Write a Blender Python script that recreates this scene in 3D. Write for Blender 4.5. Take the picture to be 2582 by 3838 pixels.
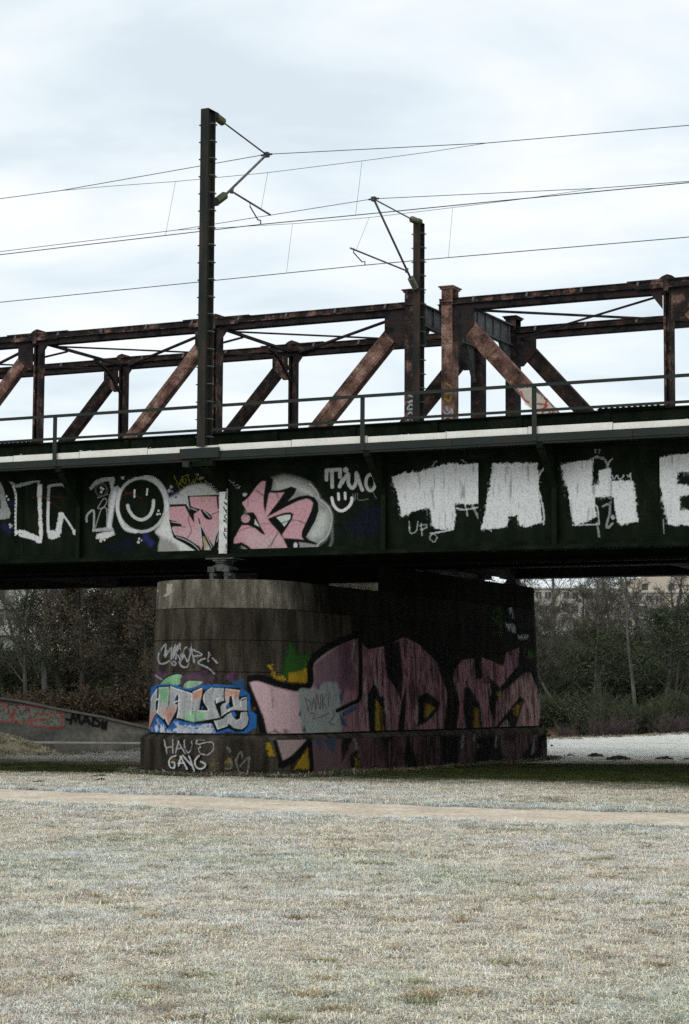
import bpy, math, random
import numpy as np
from math import sin, cos, pi, radians
from mathutils import Vector, Matrix
for o in list(bpy.data.objects): bpy.data.objects.remove(o)
SC = bpy.context.scene
COL = SC.collection
random.seed(7); RNG = np.random.default_rng(11)

# ------------------------------------------------------------------ camera
PW, PH, FPX, HORIZON, EYE = 2582, 3838, 7575.0, 2605.0, 1.6
pitch = math.atan((HORIZON - PH/2)/FPX); roll = radians(.35)
_fw = np.array([0, cos(pitch), sin(pitch)]); _u = np.array([0, -sin(pitch), cos(pitch)]); _r = np.array([1., 0, 0])
CR = _r*cos(roll) + _u*sin(roll); CU = _u*cos(roll) - _r*sin(roll); CF = _fw; CC = np.array([0, 0, EYE])
cam = bpy.data.cameras.new('camera'); camo = bpy.data.objects.new('camera', cam); COL.objects.link(camo)
cam.sensor_fit = 'HORIZONTAL'; cam.sensor_width = 36; cam.lens = FPX/PW*36; cam.clip_end = 9000; cam.clip_start = .1
camo.matrix_world = Matrix(((CR[0], CU[0], -CF[0], 0), (CR[1], CU[1], -CF[1], 0), (CR[2], CU[2], -CF[2], EYE), (0, 0, 0, 1)))
SC.camera = camo
# ------------------------------------------------------------------ overcast sky and weak sun
SUN_EL, SUN_AZ = radians(32), radians(205)      # azimuth clockwise from +Y (view direction)
wd = bpy.data.worlds.new('World'); SC.world = wd; wd.use_nodes = True
nt = wd.node_tree; N = nt.nodes; L = nt.links; N.clear()
out = N.new('ShaderNodeOutputWorld'); mixs = N.new('ShaderNodeMixShader')
sky = N.new('ShaderNodeTexSky'); sky.sky_type = 'NISHITA'; sky.sun_disc = False
sky.sun_elevation = SUN_EL; sky.sun_rotation = SUN_AZ
b1 = N.new('ShaderNodeBackground'); b1.inputs[1].default_value = .12; L.new(sky.outputs[0], b1.inputs[0])
b2 = N.new('ShaderNodeBackground'); b2.inputs[1].default_value = 1.0
tc = N.new('ShaderNodeTexCoord'); sep = N.new('ShaderNodeSeparateXYZ'); L.new(tc.outputs['Generated'], sep.inputs[0])
az = N.new('ShaderNodeMath'); az.operation = 'ABSOLUTE'; L.new(sep.outputs[2], az.inputs[0])
ad = N.new('ShaderNodeMath'); ad.operation = 'ADD'; ad.inputs[1].default_value = .22; L.new(az.outputs[0], ad.inputs[0])
dx = N.new('ShaderNodeMath'); dx.operation = 'DIVIDE'; L.new(sep.outputs[0], dx.inputs[0]); L.new(ad.outputs[0], dx.inputs[1])
dy = N.new('ShaderNodeMath'); dy.operation = 'DIVIDE'; L.new(sep.outputs[1], dy.inputs[0]); L.new(ad.outputs[0], dy.inputs[1])
cmb = N.new('ShaderNodeCombineXYZ'); L.new(dx.outputs[0], cmb.inputs[0]); L.new(dy.outputs[0], cmb.inputs[1])
mp = N.new('ShaderNodeMapping'); mp.inputs['Rotation'].default_value = (0, 0, radians(28)); mp.inputs['Scale'].default_value = (1.5, 2.3, 1); mp.inputs['Location'].default_value = (3.1, .7, 0)
L.new(cmb.outputs[0], mp.inputs[0])
nz = N.new('ShaderNodeTexNoise'); nz.inputs['Scale'].default_value = 1.7; nz.inputs['Detail'].default_value = 7; nz.inputs['Roughness'].default_value = .52; nz.inputs['Distortion'].default_value = .35
L.new(mp.outputs[0], nz.inputs[0])
rp = N.new('ShaderNodeValToRGB'); L.new(nz.outputs[0], rp.inputs[0])
e = rp.color_ramp.elements; e[0].position = .34; e[0].color = (.635, .715, .77, 1); e[1].position = .62; e[1].color = (.885, .90, .915, 1)
m = e.new(.47); m.color = (.745, .815, .85, 1)
L.new(rp.outputs[0], b2.inputs[0]); mixs.inputs[0].default_value = .92
L.new(b1.outputs[0], mixs.inputs[1]); L.new(b2.outputs[0], mixs.inputs[2]); L.new(mixs.outputs[0], out.inputs[0])
sl = bpy.data.lights.new('sun', 'SUN'); sl.energy = .55; sl.angle = radians(25); sl.color = (1, .96, .9)
so = bpy.data.objects.new('sun', sl); COL.objects.link(so)
sd = Vector((sin(SUN_AZ)*cos(SUN_EL), cos(SUN_AZ)*cos(SUN_EL), sin(SUN_EL)))
so.rotation_euler = (-sd).to_track_quat('-Z', 'Y').to_euler()
vs = SC.view_settings; vs.view_transform = 'Standard'; vs.look = 'None'; vs.exposure = 0.24; vs.gamma = 1
SC.cycles.use_denoising = False; SC.cycles.adaptive_threshold = .012; SC.cycles.max_bounces = 5; SC.cycles.diffuse_bounces = 2; SC.cycles.glossy_bounces = 2; SC.cycles.transparent_max_bounces = 16

# ------------------------------------------------------------------ frames: bridge frame (x right along bridge, y away, z up)
TH = radians(25.8)
def ray(x, y): return (CF*FPX + CR*(x-PW/2) - CU*(y-PH/2))/FPX
def proj(P):
    d = np.asarray(P, float) - CC; z = d @ CF
    return PW/2 + FPX*(d @ CR)/z, PH/2 - FPX*(d @ CU)/z
BX = np.array([cos(TH), -sin(TH), 0]); BY = np.array([sin(TH), cos(TH), 0])
_o = ray(853, 2100); BO = _o*(40/_o[1]); BO[2] = 0
def bw(x, y, z):
    x, y, z = np.broadcast_arrays(np.asarray(x, float), y, z)
    return BO + x[..., None]*BX + y[..., None]*BY + z[..., None]*np.array([0, 0, 1.])
def onp(x, y, p):        # photograph point on the bridge-parallel plane y = p -> (x, z)
    d = ray(x, y); t = ((BO-CC) @ BY + p)/(d @ BY); q = CC + d*t; return float((q-BO) @ BX), float(q[2])
def onx(x, y, bx):       # ... on the cross plane x = bx -> (y, z)
    d = ray(x, y); t = ((BO-CC) @ BX + bx)/(d @ BX); q = CC + d*t; return float((q-BO) @ BY), float(q[2])
def gnd(x, y, z=0.):
    d = ray(x, y); return CC + d*((z-EYE)/d[2])
def tobr(X, Y):          # world -> bridge frame
    return (X-BO[0])*BX[0] + (Y-BO[1])*BX[1], (X-BO[0])*BY[0] + (Y-BO[1])*BY[1]
def zm(r, w):            # read-off scale of an enlarged view
    k = (r[2]-r[0])/w
    return lambda pts: [(r[0]+a*k, r[1]+b*k) for a, b in pts]
def vnoise(x, y, sc, seed=0, oc=3):
    x = np.asarray(x, float)/sc; y = np.asarray(y, float)/sc; tot = 0; am = 1.; nrm = 0
    for o in range(oc):
        xi = np.floor(x).astype(np.int64); yi = np.floor(y).astype(np.int64); fx = x-xi; fy = y-yi
        fx = fx*fx*(3-2*fx); fy = fy*fy*(3-2*fy)
        def h(a, b):
            n = (a*374761393 + b*668265263 + (seed+o*13)*974634777) & 0xffffffff
            n = ((n ^ (n >> 13))*1274126177) & 0xffffffff; n = (n ^ (n >> 16)) & 0xffff
            return n/65535.
        tot = tot + am*((h(xi, yi)*(1-fx)+h(xi+1, yi)*fx)*(1-fy) + (h(xi, yi+1)*(1-fx)+h(xi+1, yi+1)*fx)*fy)
        nrm += am; am *= .5; x = x*2.03+5.1; y = y*2.03+1.7
    return tot/nrm

# ------------------------------------------------------------------ materials
MATS = {}
def mat(name, c1, c2=None, rough=.7, scale=4, c3=None, bump=.0, bscale=30, metal=0, stretch=(1, 1, 1), lo=.35, hi=.65, spec=.3, detail=6, coord='Object', p3=.5, fine=None):
    if name in MATS: return MATS[name]
    M = bpy.data.materials.new(name); M.use_nodes = True; nt = M.node_tree; n = nt.nodes; l = nt.links
    b = n['Principled BSDF']; b.inputs['Roughness'].default_value = rough; b.inputs['Metallic'].default_value = metal
    b.inputs['Specular IOR Level'].default_value = spec
    if c2 is None: b.inputs['Base Color'].default_value = (*c1, 1)
    tcn = n.new('ShaderNodeTexCoord'); mpn = n.new('ShaderNodeMapping'); mpn.inputs['Scale'].default_value = stretch
    l.new(tcn.outputs[coord], mpn.inputs[0])
    if c2 is not None:
        t = n.new('ShaderNodeTexNoise'); t.inputs['Scale'].default_value = scale; t.inputs['Detail'].default_value = detail; t.inputs['Roughness'].default_value = .62
        r = n.new('ShaderNodeValToRGB'); r.color_ramp.elements[0].position = lo; r.color_ramp.elements[1].position = hi
        r.color_ramp.elements[0].color = (*c1, 1); r.color_ramp.elements[1].color = (*c2, 1)
        if c3 is not None:
            k = r.color_ramp.elements.new(p3); k.color = (*c3, 1)
        l.new(mpn.outputs[0], t.inputs[0]); l.new(t.outputs[0], r.inputs[0]); src = r.outputs[0]
        if fine:
            t2 = n.new('ShaderNodeTexNoise'); t2.inputs['Scale'].default_value = fine[0]; t2.inputs['Detail'].default_value = 3
            l.new(tcn.outputs[coord], t2.inputs[0])
            mr = n.new('ShaderNodeMapRange'); mr.inputs[1].default_value = .3; mr.inputs[2].default_value = .7; mr.inputs[3].default_value = fine[1]; mr.inputs[4].default_value = fine[2]
            l.new(t2.outputs[0], mr.inputs[0])
            mx = n.new('ShaderNodeMix'); mx.data_type = 'RGBA'; mx.blend_type = 'MULTIPLY'; mx.inputs[0].default_value = 1
            l.new(src, mx.inputs[6]); l.new(mr.outputs[0], mx.inputs[7]); src = mx.outputs[2]
        l.new(src, b.inputs['Base Color'])
    if bump:
        t3 = n.new('ShaderNodeTexNoise'); t3.inputs['Scale'].default_value = bscale; t3.inputs['Detail'].default_value = 5
        bp = n.new('ShaderNodeBump'); bp.inputs['Strength'].default_value = bump; bp.inputs['Distance'].default_value = .02
        l.new(tcn.outputs[coord], t3.inputs[0]); l.new(t3.outputs[0], bp.inputs['Height']); l.new(bp.outputs[0], b.inputs['Normal'])
    MATS[name] = M; return M
STEEL = mat('green_black_steel', (.004, .007, .004), (.014, .017, .011), .8, 2.2, c3=(.007, .011, .0065), spec=.03, bump=.15, bscale=60, fine=(35, .7, 1.3), stretch=(1, 1, .5))
BEAM = mat('grey_green_steel', (.020, .027, .023), (.034, .030, .025), .65, 1.7, c3=(.025, .032, .028), spec=.12, bump=.1, bscale=70, fine=(50, .75, 1.25))
RUST = mat('rusty_steel', spec=.1, c1=(.013, .013, .013), c2=(.26, .15, .12), rough=.85, scale=3.0, c3=(.032, .024, .022), p3=.53, bump=.35, bscale=45, lo=.34, hi=.70, fine=(28, .55, 1.45), stretch=(1, 1, .8))
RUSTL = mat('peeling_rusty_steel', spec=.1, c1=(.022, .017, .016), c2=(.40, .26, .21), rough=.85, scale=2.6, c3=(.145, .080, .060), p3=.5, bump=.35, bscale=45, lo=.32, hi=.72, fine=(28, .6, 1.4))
RUSTD = mat('dark_rusty_steel', spec=.08, c1=(.008, .008, .009), c2=(.038, .025, .022), rough=.85, scale=2.6, c3=(.030, .026, .026), bump=.3, bscale=45, fine=(28, .7, 1.3))
MAST = mat('mast_steel', (.020, .025, .021), (.085, .048, .034), .7, 3.0, spec=.06, c3=(.029, .029, .025), lo=.38, hi=.75, bump=.12, bscale=70, stretch=(1, 1, .35), fine=(60, .75, 1.25))
GALV = mat('galvanised_tube', (.06, .065, .065), (.12, .12, .12), .5, 9)
WIREM = mat('wire_metal', (.03, .03, .03), (.05, .05, .048), .5, 9)
INSUL = mat('olive_insulator', (.05, .055, .02), (.10, .10, .045), .25, 12, spec=.6)
FASCIA = mat('cream_fascia', (.60, .585, .51), (.86, .85, .78), .6, 2.0, c3=(.80, .785, .71), lo=.25, fine=(30, .85, 1.06), stretch=(1, 1, .6))
CONC = mat('stained_concrete', (.012, .010, .008), (.10, .088, .068), .95, 1.6, spec=.05, c3=(.034, .029, .022), p3=.48, lo=.30, hi=.74, bump=.5, bscale=38, stretch=(2.2, 2.2, .35), fine=(46, .5, 1.5))
CAPC = mat('exposed_aggregate_concrete', (.045, .039, .030), (.30, .275, .225), .9, 2.4, spec=.05, c3=(.115, .103, .08), lo=.28, hi=.75, bump=.6, bscale=60, stretch=(1.8, 1.8, .5), fine=(60, .45, 1.7))
LIGHTC = mat('lit_concrete', (.22, .20, .16), (.46, .43, .36), .9, 9, bump=.5, bscale=50, fine=(60, .6, 1.4))
WHITEP = mat('white_painted_steel', (.55, .55, .53), (.74, .74, .73), .6, 5, fine=(30, .8, 1.08))
SOIL = mat('dark_soil', (.022, .014, .009), (.060, .040, .026), .95, 14, bump=.8, bscale=60)
BEARM = mat('bearing_steel', (.030, .038, .034), (.11, .11, .10), .7, 9, bump=.4, bscale=60)

# ------------------------------------------------------------------ mesh helpers
class MB:
    def __init__(s): s.v = []; s.f = []
    def add(s, vs, fs):
        k = len(s.v); s.v += [tuple(map(float, p)) for p in vs]; s.f += [tuple(i+k for i in f) for f in fs]; return s
    def box(s, x0, x1, y0, y1, z0, z1):
        return s.add([(x0,y0,z0),(x1,y0,z0),(x1,y1,z0),(x0,y1,z0),(x0,y0,z1),(x1,y0,z1),(x1,y1,z1),(x0,y1,z1)],
                     [(0,3,2,1),(4,5,6,7),(0,1,5,4),(1,2,6,5),(2,3,7,6),(3,0,4,7)])
    def bar(s, a, b, w, h, up=(0, 0, 1)):     # rectangular bar from a to b, w sideways, h along up
        a = Vector(a); b = Vector(b); d = (b-a).normalized(); sd = d.cross(Vector(up)).normalized()*(w/2); u = sd.cross(d).normalized()*(h/2)
        vs = [a-sd-u, a+sd-u, a+sd+u, a-sd+u, b-sd-u, b+sd-u, b+sd+u, b-sd+u]
        return s.add(vs, [(0,1,2,3),(7,6,5,4),(0,4,5,1),(1,5,6,2),(2,6,7,3),(3,7,4,0)])
    def prism(s, poly, y0, y1, axis='y'):      # polygon in xz extruded in y (axis y) or in yz extruded in x
        n = len(poly)
        if axis == 'y': vs = [(a, y0, b) for a, b in poly] + [(a, y1, b) for a, b in poly]
        else: vs = [(y0, a, b) for a, b in poly] + [(y1, a, b) for a, b in poly]
        fs = [tuple(range(n)), tuple(range(2*n-1, n-1, -1))] + [(i, i+n, (i+1) % n+n, (i+1) % n) for i in range(n)]
        return s.add(vs, fs)
    def tube(s, pts, r, n=6, cap=True):
        pts = [Vector(p) for p in pts]; k = len(pts); rs = r if isinstance(r, (list, tuple)) else [r]*k; vs = []; fs = []
        for i, p in enumerate(pts):
            d = (pts[min(i+1, k-1)]-pts[max(i-1, 0)]).normalized(); a = Vector((0, 0, 1)) if abs(d.z) < .9 else Vector((1, 0, 0))
            u = d.cross(a).normalized(); w = d.cross(u)
            for j in range(n):
                t = 2*pi*j/n; vs.append(p + (u*cos(t)+w*sin(t))*rs[i])
        for i in range(k-1):
            for j in range(n):
                fs.append((i*n+j, i*n+(j+1) % n, (i+1)*n+(j+1) % n, (i+1)*n+j))
        if cap: fs += [tuple(range(n)), tuple(range(k*n-1, (k-1)*n-1, -1))]
        return s.add(vs, fs)
    def dome(s, c, r, nrm=(0, -1, 0), n=6):    # rivet head
        c = Vector(c); d = Vector(nrm).normalized(); a = Vector((0, 0, 1)) if abs(d.z) < .9 else Vector((1, 0, 0)); u = d.cross(a).normalized(); w = d.cross(u)
        vs = [c+(u*cos(2*pi*j/n)+w*sin(2*pi*j/n))*r for j in range(n)] + [c+d*r*.45+(u*cos(2*pi*j/n)+w*sin(2*pi*j/n))*r*.6 for j in range(n)] + [c+d*r*.6]
        return s.add(vs, [(j, (j+1) % n, n+(j+1) % n, n+j) for j in range(n)] + [(n+j, n+(j+1) % n, 2*n) for j in range(n)])
    def mesh(s, name, m, smooth=False):
        me = bpy.data.meshes.new(name); me.from_pydata(s.v, [], s.f); me.update()
        import bmesh
        bm = bmesh.new(); bm.from_mesh(me); bmesh.ops.recalc_face_normals(bm, faces=bm.faces); bm.to_mesh(me); bm.free()
        if m: me.materials.append(m)
        if smooth: me.shade_smooth()
        return me
    def build(s, name, m, parent=None, smooth=False, bevel=0):
        o = bpy.data.objects.new(name, s.mesh(name, m, smooth)); COL.objects.link(o); o.parent = parent
        if bevel:
            bv = o.modifiers.new('bevel', 'BEVEL'); bv.width = bevel; bv.segments = 1; bv.limit_method = 'ANGLE'
        return o
def npmesh(name, V, F, m, parent=None, col=None, smooth=False):     # fast mesh from numpy quads or triangles
    me = bpy.data.meshes.new(name); V = np.ascontiguousarray(V, np.float32); F = np.ascontiguousarray(F, np.int32); k = F.shape[1]
    me.vertices.add(len(V)); me.vertices.foreach_set('co', V.ravel()); me.loops.add(F.size); me.loops.foreach_set('vertex_index', F.ravel())
    me.polygons.add(len(F)); me.polygons.foreach_set('loop_start', np.arange(0, F.size, k, dtype=np.int32)); me.polygons.foreach_set('loop_total', np.full(len(F), k, np.int32))
    me.update(calc_edges=True)
    if col is not None:
        a = me.color_attributes.new('paint', 'FLOAT_COLOR', 'POINT'); a.data.foreach_set('color', np.ascontiguousarray(col, np.float32).ravel())
    me.validate(); me.materials.append(m)
    if smooth: me.shade_smooth()
    o = bpy.data.objects.new(name, me); COL.objects.link(o); o.parent = parent; return o
def tag(o, label=None, cat=None, group=None, kind=None):
    for k, v in (('label', label), ('category', cat), ('group', group), ('kind', kind)):
        if v: o[k] = v
    return o
def empty(name, loc=(0, 0, 0), rz=0):
    o = bpy.data.objects.new(name, None); COL.objects.link(o); o.location = loc; o.rotation_euler = (0, 0, rz); o.empty_display_size = .2; return o
def inst(name, me, parent=None, loc=(0, 0, 0), rz=0, sc=1):
    o = bpy.data.objects.new(name, me); COL.objects.link(o); o.parent = parent; o.location = loc; o.rotation_euler = (0, 0, rz); o.scale = (sc,)*3 if not isinstance(sc, tuple) else sc; return o
def bridge_root(name): return empty(name, tuple(BO), -TH)

# ------------------------------------------------------------------ ground
def seg_dist(X, Y, pts):
    d = np.full(np.shape(X), 1e9)
    for (a, b), (c, e_) in zip(pts[:-1], pts[1:]):
        vx, vy = c-a, e_-b; t = np.clip(((X-a)*vx+(Y-b)*vy)/(vx*vx+vy*vy), 0, 1)
        d = np.minimum(d, np.hypot(X-a-vx*t, Y-b-vy*t))
    return d
PT = [gnd(*p)[:2] for p in ((-900, 2925), (0, 2957), (650, 2980), (1291, 3014), (1975, 3039), (2582, 3050), (3500, 3062))]
PB = [gnd(*p)[:2] for p in ((-900, 2975), (0, 3008), (650, 3030), (1291, 3062), (1975, 3083), (2582, 3099), (3500, 3108))]
PMID = [((a[0]+b[0])/2, (a[1]+b[1])/2-.22) for a, b in zip(PT, PB)]
PWID = 1.72
def bank_x(Y): return np.interp(Y, [0, 30, 51, 56, 75, 87, 120, 160], [-60, -22, -8.0, -5.6, 8.4, 15.2, 40, 70])   # meadow right of this line
def far_y(X): return 152 + .0*X
def hgt(X, Y):
    X = np.asarray(X, float); Y = np.asarray(Y, float)
    base = (vnoise(X, Y, 2.6, 3)-.5)*.10 + (vnoise(X, Y, .55, 8)-.5)*.05
    pd = seg_dist(X, Y, PMID); base = np.where(Y < 60, base*np.clip((pd-PWID+.1)/.8, 0, 1), base*.6)
    edge = X - bank_x(Y) + (vnoise(X, Y, 3, 5)-.5)*.7          # >0 on the meadow
    t = np.clip(edge/1.6+1, 0, 1); t = t*t*(3-2*t); z = base*t + (1-t)*-3.0
    z = z + np.exp(-np.clip(edge/.5, 0, 60))*.05*(edge > -.2)
    # gravel island with dry grass at the far left
    mx, my = -16.0, 82; q = np.hypot((X-mx)/4.2, (Y-my)/7.0); z = np.maximum(z, np.where(q < 1.7, .08-.95*np.clip(q, 0, 1.7)**2+(vnoise(X, Y, 1.2, 4)-.5)*.3, -9))
    # far shore, terrace, bluff
    f = Y-152; zf = np.interp(f, [-14, 0, 5, 14, 45, 60, 120, 220, 900, 4000], [-3, -1.75, -1.1, .4, 1.9, 2.1, 9.5, 13, 22, 30])
    zf = zf + (vnoise(X, Y, 6, 9)-.5)*np.clip(f/20, 0, 1)*.8
    return np.where(f > -14, np.maximum(z*(f < 0)-9*(f >= 0), zf), z)
ys = np.concatenate([np.linspace(-12, 8, 12), np.arange(8.2, 36, .17), np.arange(36, 60, .35), np.linspace(60.5, 200, 110), np.geomspace(204, 4000, 40)])
ts = np.linspace(-1, 1, 201); ts = np.sign(ts)*np.abs(ts)**1.5
Yg, Tg = np.meshgrid(ys, ts, indexing='ij'); Xg = Tg*(14+np.clip(Yg, 0, None)*.95)
Zg = hgt(Xg, Yg); nr, nc = Xg.shape
ii = (np.arange(nr-1)[:, None]*nc + np.arange(nc-1)[None]).ravel()
def ground_mat():
    M = bpy.data.materials.new('frosty_ground'); M.use_nodes = True; n = M.node_tree.nodes; l = M.node_tree.links; b = n['Principled BSDF']
    b.inputs['Roughness'].default_value = .95; b.inputs['Specular IOR Level'].default_value = .1
    a = n.new('ShaderNodeVertexColor'); a.layer_name = 'paint'
    g = n.new('ShaderNodeNewGeometry')
    t = n.new('ShaderNodeTexNoise'); t.inputs['Scale'].default_value = 14; t.inputs['Detail'].default_value = 9; t.inputs['Roughness'].default_value = .75
    l.new(g.outputs['Position'], t.inputs[0])
    mr = n.new('ShaderNodeMapRange'); mr.inputs[1].default_value = .3; mr.inputs[2].default_value = .72; mr.inputs[3].default_value = .4; mr.inputs[4].default_value = 1.5; l.new(t.outputs[0], mr.inputs[0])
    mx = n.new('ShaderNodeMix'); mx.data_type = 'RGBA'; mx.blend_type = 'MULTIPLY'; mx.inputs[0].default_value = 1
    l.new(a.outputs[0], mx.inputs[6]); l.new(mr.outputs[0], mx.inputs[7]); l.new(mx.outputs[2], b.inputs['Base Color'])
    bp = n.new('ShaderNodeBump'); bp.inputs['Strength'].default_value = .7; bp.inputs['Distance'].default_value = .04; l.new(t.outputs[0], bp.inputs['Height']); l.new(bp.outputs[0], b.inputs['Normal'])
    return M
def frost(X, Y):          # 1 = frosted, 0 = bare green ground kept clear of frost under the bridges
    bx, by = tobr(X, Y); w = (vnoise(X, Y, 1.5, 21)-.5)*1.6
    n0 = np.interp(bx, [-6, 6], [-1.0, .6]); f0 = np.interp(bx, [-8, -3, 3], [4.9, 5.5, 10.6])
    return np.clip(np.maximum((n0+.5-by+w)/3.4, (by-f0+w+.4)/2.8), 0, 1)
def gcolor(X, Y, seed=0):
    """grass colour at a place: frosted straw, frosted green, white rime; green under the bridge"""
    X = np.asarray(X, float); Y = np.asarray(Y, float)
    n1 = vnoise(X, Y, 2.2, 31+seed)[..., None]; n2 = vnoise(X, Y, .7, 41+seed)[..., None]; n3 = vnoise(X, Y, 5.5, 51+seed)[..., None]
    straw = np.array([.85, .755, .615]); green = np.array([.645, .69, .545]); rime = np.array([.89, .88, .835])
    c = straw + (green-straw)*np.clip((n1-.45)*2.6, 0, 1)*.8; c = c + (rime-c)*np.clip((n2*.5+n3*.5-.46)*2.4, 0, .7)
    pd = seg_dist(X, Y, PMID); rim = np.exp(-np.clip(pd-PWID, 0, 9)/.5)[..., None]; c = c + (np.array([.74, .80, .77])-c)*rim*.75*np.clip(n2*1.6, 0, 1)
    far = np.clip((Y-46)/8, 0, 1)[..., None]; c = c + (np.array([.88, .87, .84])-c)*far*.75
    f = frost(X, Y)[..., None]; under = np.array([.034, .054, .014]) + (np.array([.085, .095, .030])-np.array([.034, .054, .014]))*n2
    bx, by = tobr(X, Y); dirt = (np.clip((by-2.6)/1.2, 0, 1)*np.clip((-bx-2)/2, 0, 1))[..., None]; under = under+(np.array([.20, .185, .155])-under)*dirt*.8
    c = under + (c-under)*f
    return c
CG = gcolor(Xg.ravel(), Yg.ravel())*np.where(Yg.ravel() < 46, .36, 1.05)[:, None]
fY = Yg.ravel() > 96; CG[fY] = np.array([.042, .031, .021])*(.6+.8*vnoise(Xg.ravel(), Yg.ravel(), 3, 6))[fY, None]
sh_ = (Yg.ravel() > 146) & (Yg.ravel() < 161); CG[sh_] = np.array([.13, .085, .05])*(.5+vnoise(Xg.ravel(), Yg.ravel(), 1.5, 26))[sh_, None]
riv = Zg.ravel() < -.5; CG[riv & ~fY] = (.06, .05, .04)
isl = (np.hypot((Xg+16.0)/4.5, (Yg-82)/7.0).ravel() < 1.5) & (Zg.ravel() > -1.2)
CG[isl] = np.array([.20, .17, .11])*(.55+.7*vnoise(Xg.ravel(), Yg.ravel(), 1.0, 16))[isl, None]
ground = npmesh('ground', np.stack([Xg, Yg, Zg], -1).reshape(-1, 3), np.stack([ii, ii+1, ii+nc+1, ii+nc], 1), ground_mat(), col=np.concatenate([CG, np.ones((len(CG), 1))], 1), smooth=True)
tag(ground, kind='structure')
# sandy path: a worn sheet just above the ground
def path_sheet():
    pts = []; P = np.array(PMID); d = np.r_[0, np.cumsum(np.hypot(*np.diff(P, axis=0).T))]; q = np.linspace(0, d[-1], 260)
    cx = np.interp(q, d, P[:, 0]); cy = np.interp(q, d, P[:, 1])
    k = np.ones(25)/25; cx[12:-12] = np.convolve(cx, k, 'valid'); cy[12:-12] = np.convolve(cy, k, 'valid')
    tx = np.gradient(cx); ty = np.gradient(cy); ln = np.hypot(tx, ty); nx, ny = -ty/ln, tx/ln
    w = PWID+(vnoise(q, q*0, .9, 71)-.5)*.30; w2 = PWID+(vnoise(q, q*0+9, .9, 72)-.5)*.30
    rows = 9; V = []
    for j in range(rows):
        t = j/(rows-1); off = -w2+(w+w2)*t; zc = .010+.012*math.sin(pi*t)
        V.append(np.stack([cx+nx*off, cy+ny*off, hgt(cx+nx*off, cy+ny*off)*0+zc+(vnoise(q*3, q*0+j, .8, 73)-.5)*.008], 1))
    V = np.array(V).reshape(-1, 3); n = len(q); a = (np.arange(rows-1)[:, None]*n+np.arange(n-1)[None]).ravel()
    M = mat('sandy_gravel', (.56, .465, .345), (.78, .68, .545), .95, 1.1, c3=(.68, .575, .445), bump=.5, bscale=40, fine=(18, .62, 1.3))
    return npmesh('path', V, np.stack([a, a+1, a+n+1, a+n], 1), M, smooth=True)
tag(path_sheet(), kind='structure')
wm = mat('river_water', (.010, .014, .013), None, .06, bump=.04, bscale=2.0, spec=.35)
wv = [(-260, 44, -2.0), (260, 44, -2.0), (260, 153.5, -2.0), (-260, 153.5, -2.0)]
water = npmesh('water', np.array(wv), np.array([[0, 1, 2, 3]]), wm); tag(water, kind='structure')

# ------------------------------------------------------------------ plate girder bridge
GB = bridge_root('railway_girder_bridge')
tag(GB, 'dark green steel plate girder railway bridge with graffiti and a cream edge strip', 'bridge')
PAN = 3.45; K0, K1 = -14, 8; XL, XR = K0*PAN, K1*PAN
wp = MB().box(-PAN/2+.002, PAN/2-.002, 0, .02, 4.36, 6.14).mesh('web_panel', STEEL)
st = MB().box(-.009, .009, -.13, -.001, 4.365, 6.12).box(-.05, .05, -.145, -.1305, 4.365, 6.12).mesh('stiffener', STEEL)
kn = MB().prism([(-.84, 6.19), (-.84, 6.06), (-.15, 5.42), (-.02, 5.38), (-.02, 6.19)], -.012, .012, 'x').box(-.06, .06, -.905, -.80, 6.06, 6.175).mesh('walkway_bracket', STEEL)
kf = MB().bar((0, -.82, 6.05), (0, -.16, 5.43), .14, .014).mesh('bracket_flange', STEEL)
for k in range(K0, K1):
    inst('web_panel', wp, GB, ((k+.5)*PAN, 0, 0))
    if k != 0:
        inst('stiffener', st, GB, (k*PAN, 0, 0))
        b_ = inst('walkway_bracket', kn, GB, (k*PAN, 0, 0)); inst('bracket_flange', kf, b_)
MB().box(XL, XR, -.20, .20, 4.325, 4.358).box(XL, XR, -.24, .24, 4.285, 4.3245).build('bottom_flange', STEEL, GB)
MB().box(XL, XR, -.17, -.001, 6.142, 6.17).box(XL, XR, -.001, .17, 6.142, 6.17).build('top_flange', STEEL, GB)
MB().box(XL, XR, -.09, -.001, 4.36, 4.372).box(XL, XR, -.012, -.001, 4.373, 4.46).build('bottom_angle', STEEL, GB)
MB().box(XL, XR, -.012, -.001, 6.03, 6.139).build('top_angle', STEEL, GB)
rv = MB()
for sx in (-5.05, 8.66):
    MB().box(sx-.17, sx+.17, -.014, -.001, 4.47, 6.02).build('splice_plate', STEEL, GB)
    for ix in (-.12, -.045, .045, .12):
        for iz in range(19): rv.dome((sx+ix, -.014, 4.52+iz*.08), .017)
for i in range(int((XR-XL)/.16)):
    rv.dome((XL+.05+i*.16, -.012, 4.42), .012, n=5)
tag(rv.build('rivets', STEEL, GB), kind='stuff')
# white painted end stiffener over the bearing
wps = MB().box(-.112, .068, -.165, -.148, 4.372, 5.66).box(-.03, -.012, -.148, -.001, 4.372, 5.66).build('white_stiffener', WHITEP, GB)
tag(wps, 'white painted stiffener with black lettering over the bearing')
# mast bracket
for x in (-.09, .045):
    MB().prism([(-.93, 6.16), (-.93, 6.0), (-.17, 5.62), (-.17, 6.16)], x-.010, x+.010, 'x').build('mast_bracket', STEEL, GB)
MB().bar((-.0225, -.93, 5.985), (-.0225, -.16, 5.603), .165, .014).build('bracket_flange', STEEL, GB)
MB().box(-.56, .32, -.985, -.925, 6.185, 6.385).build('mast_plate', BEAM, GB, bevel=.006)
MB().box(-.50, -.36, -.97, -.80, 6.03, 6.135).build('bracket_stub', BEAM, GB)
MB().box(-.28, .16, -.95, -.80, 6.03, 6.132).build('bracket_stub', STEEL, GB)
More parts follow.
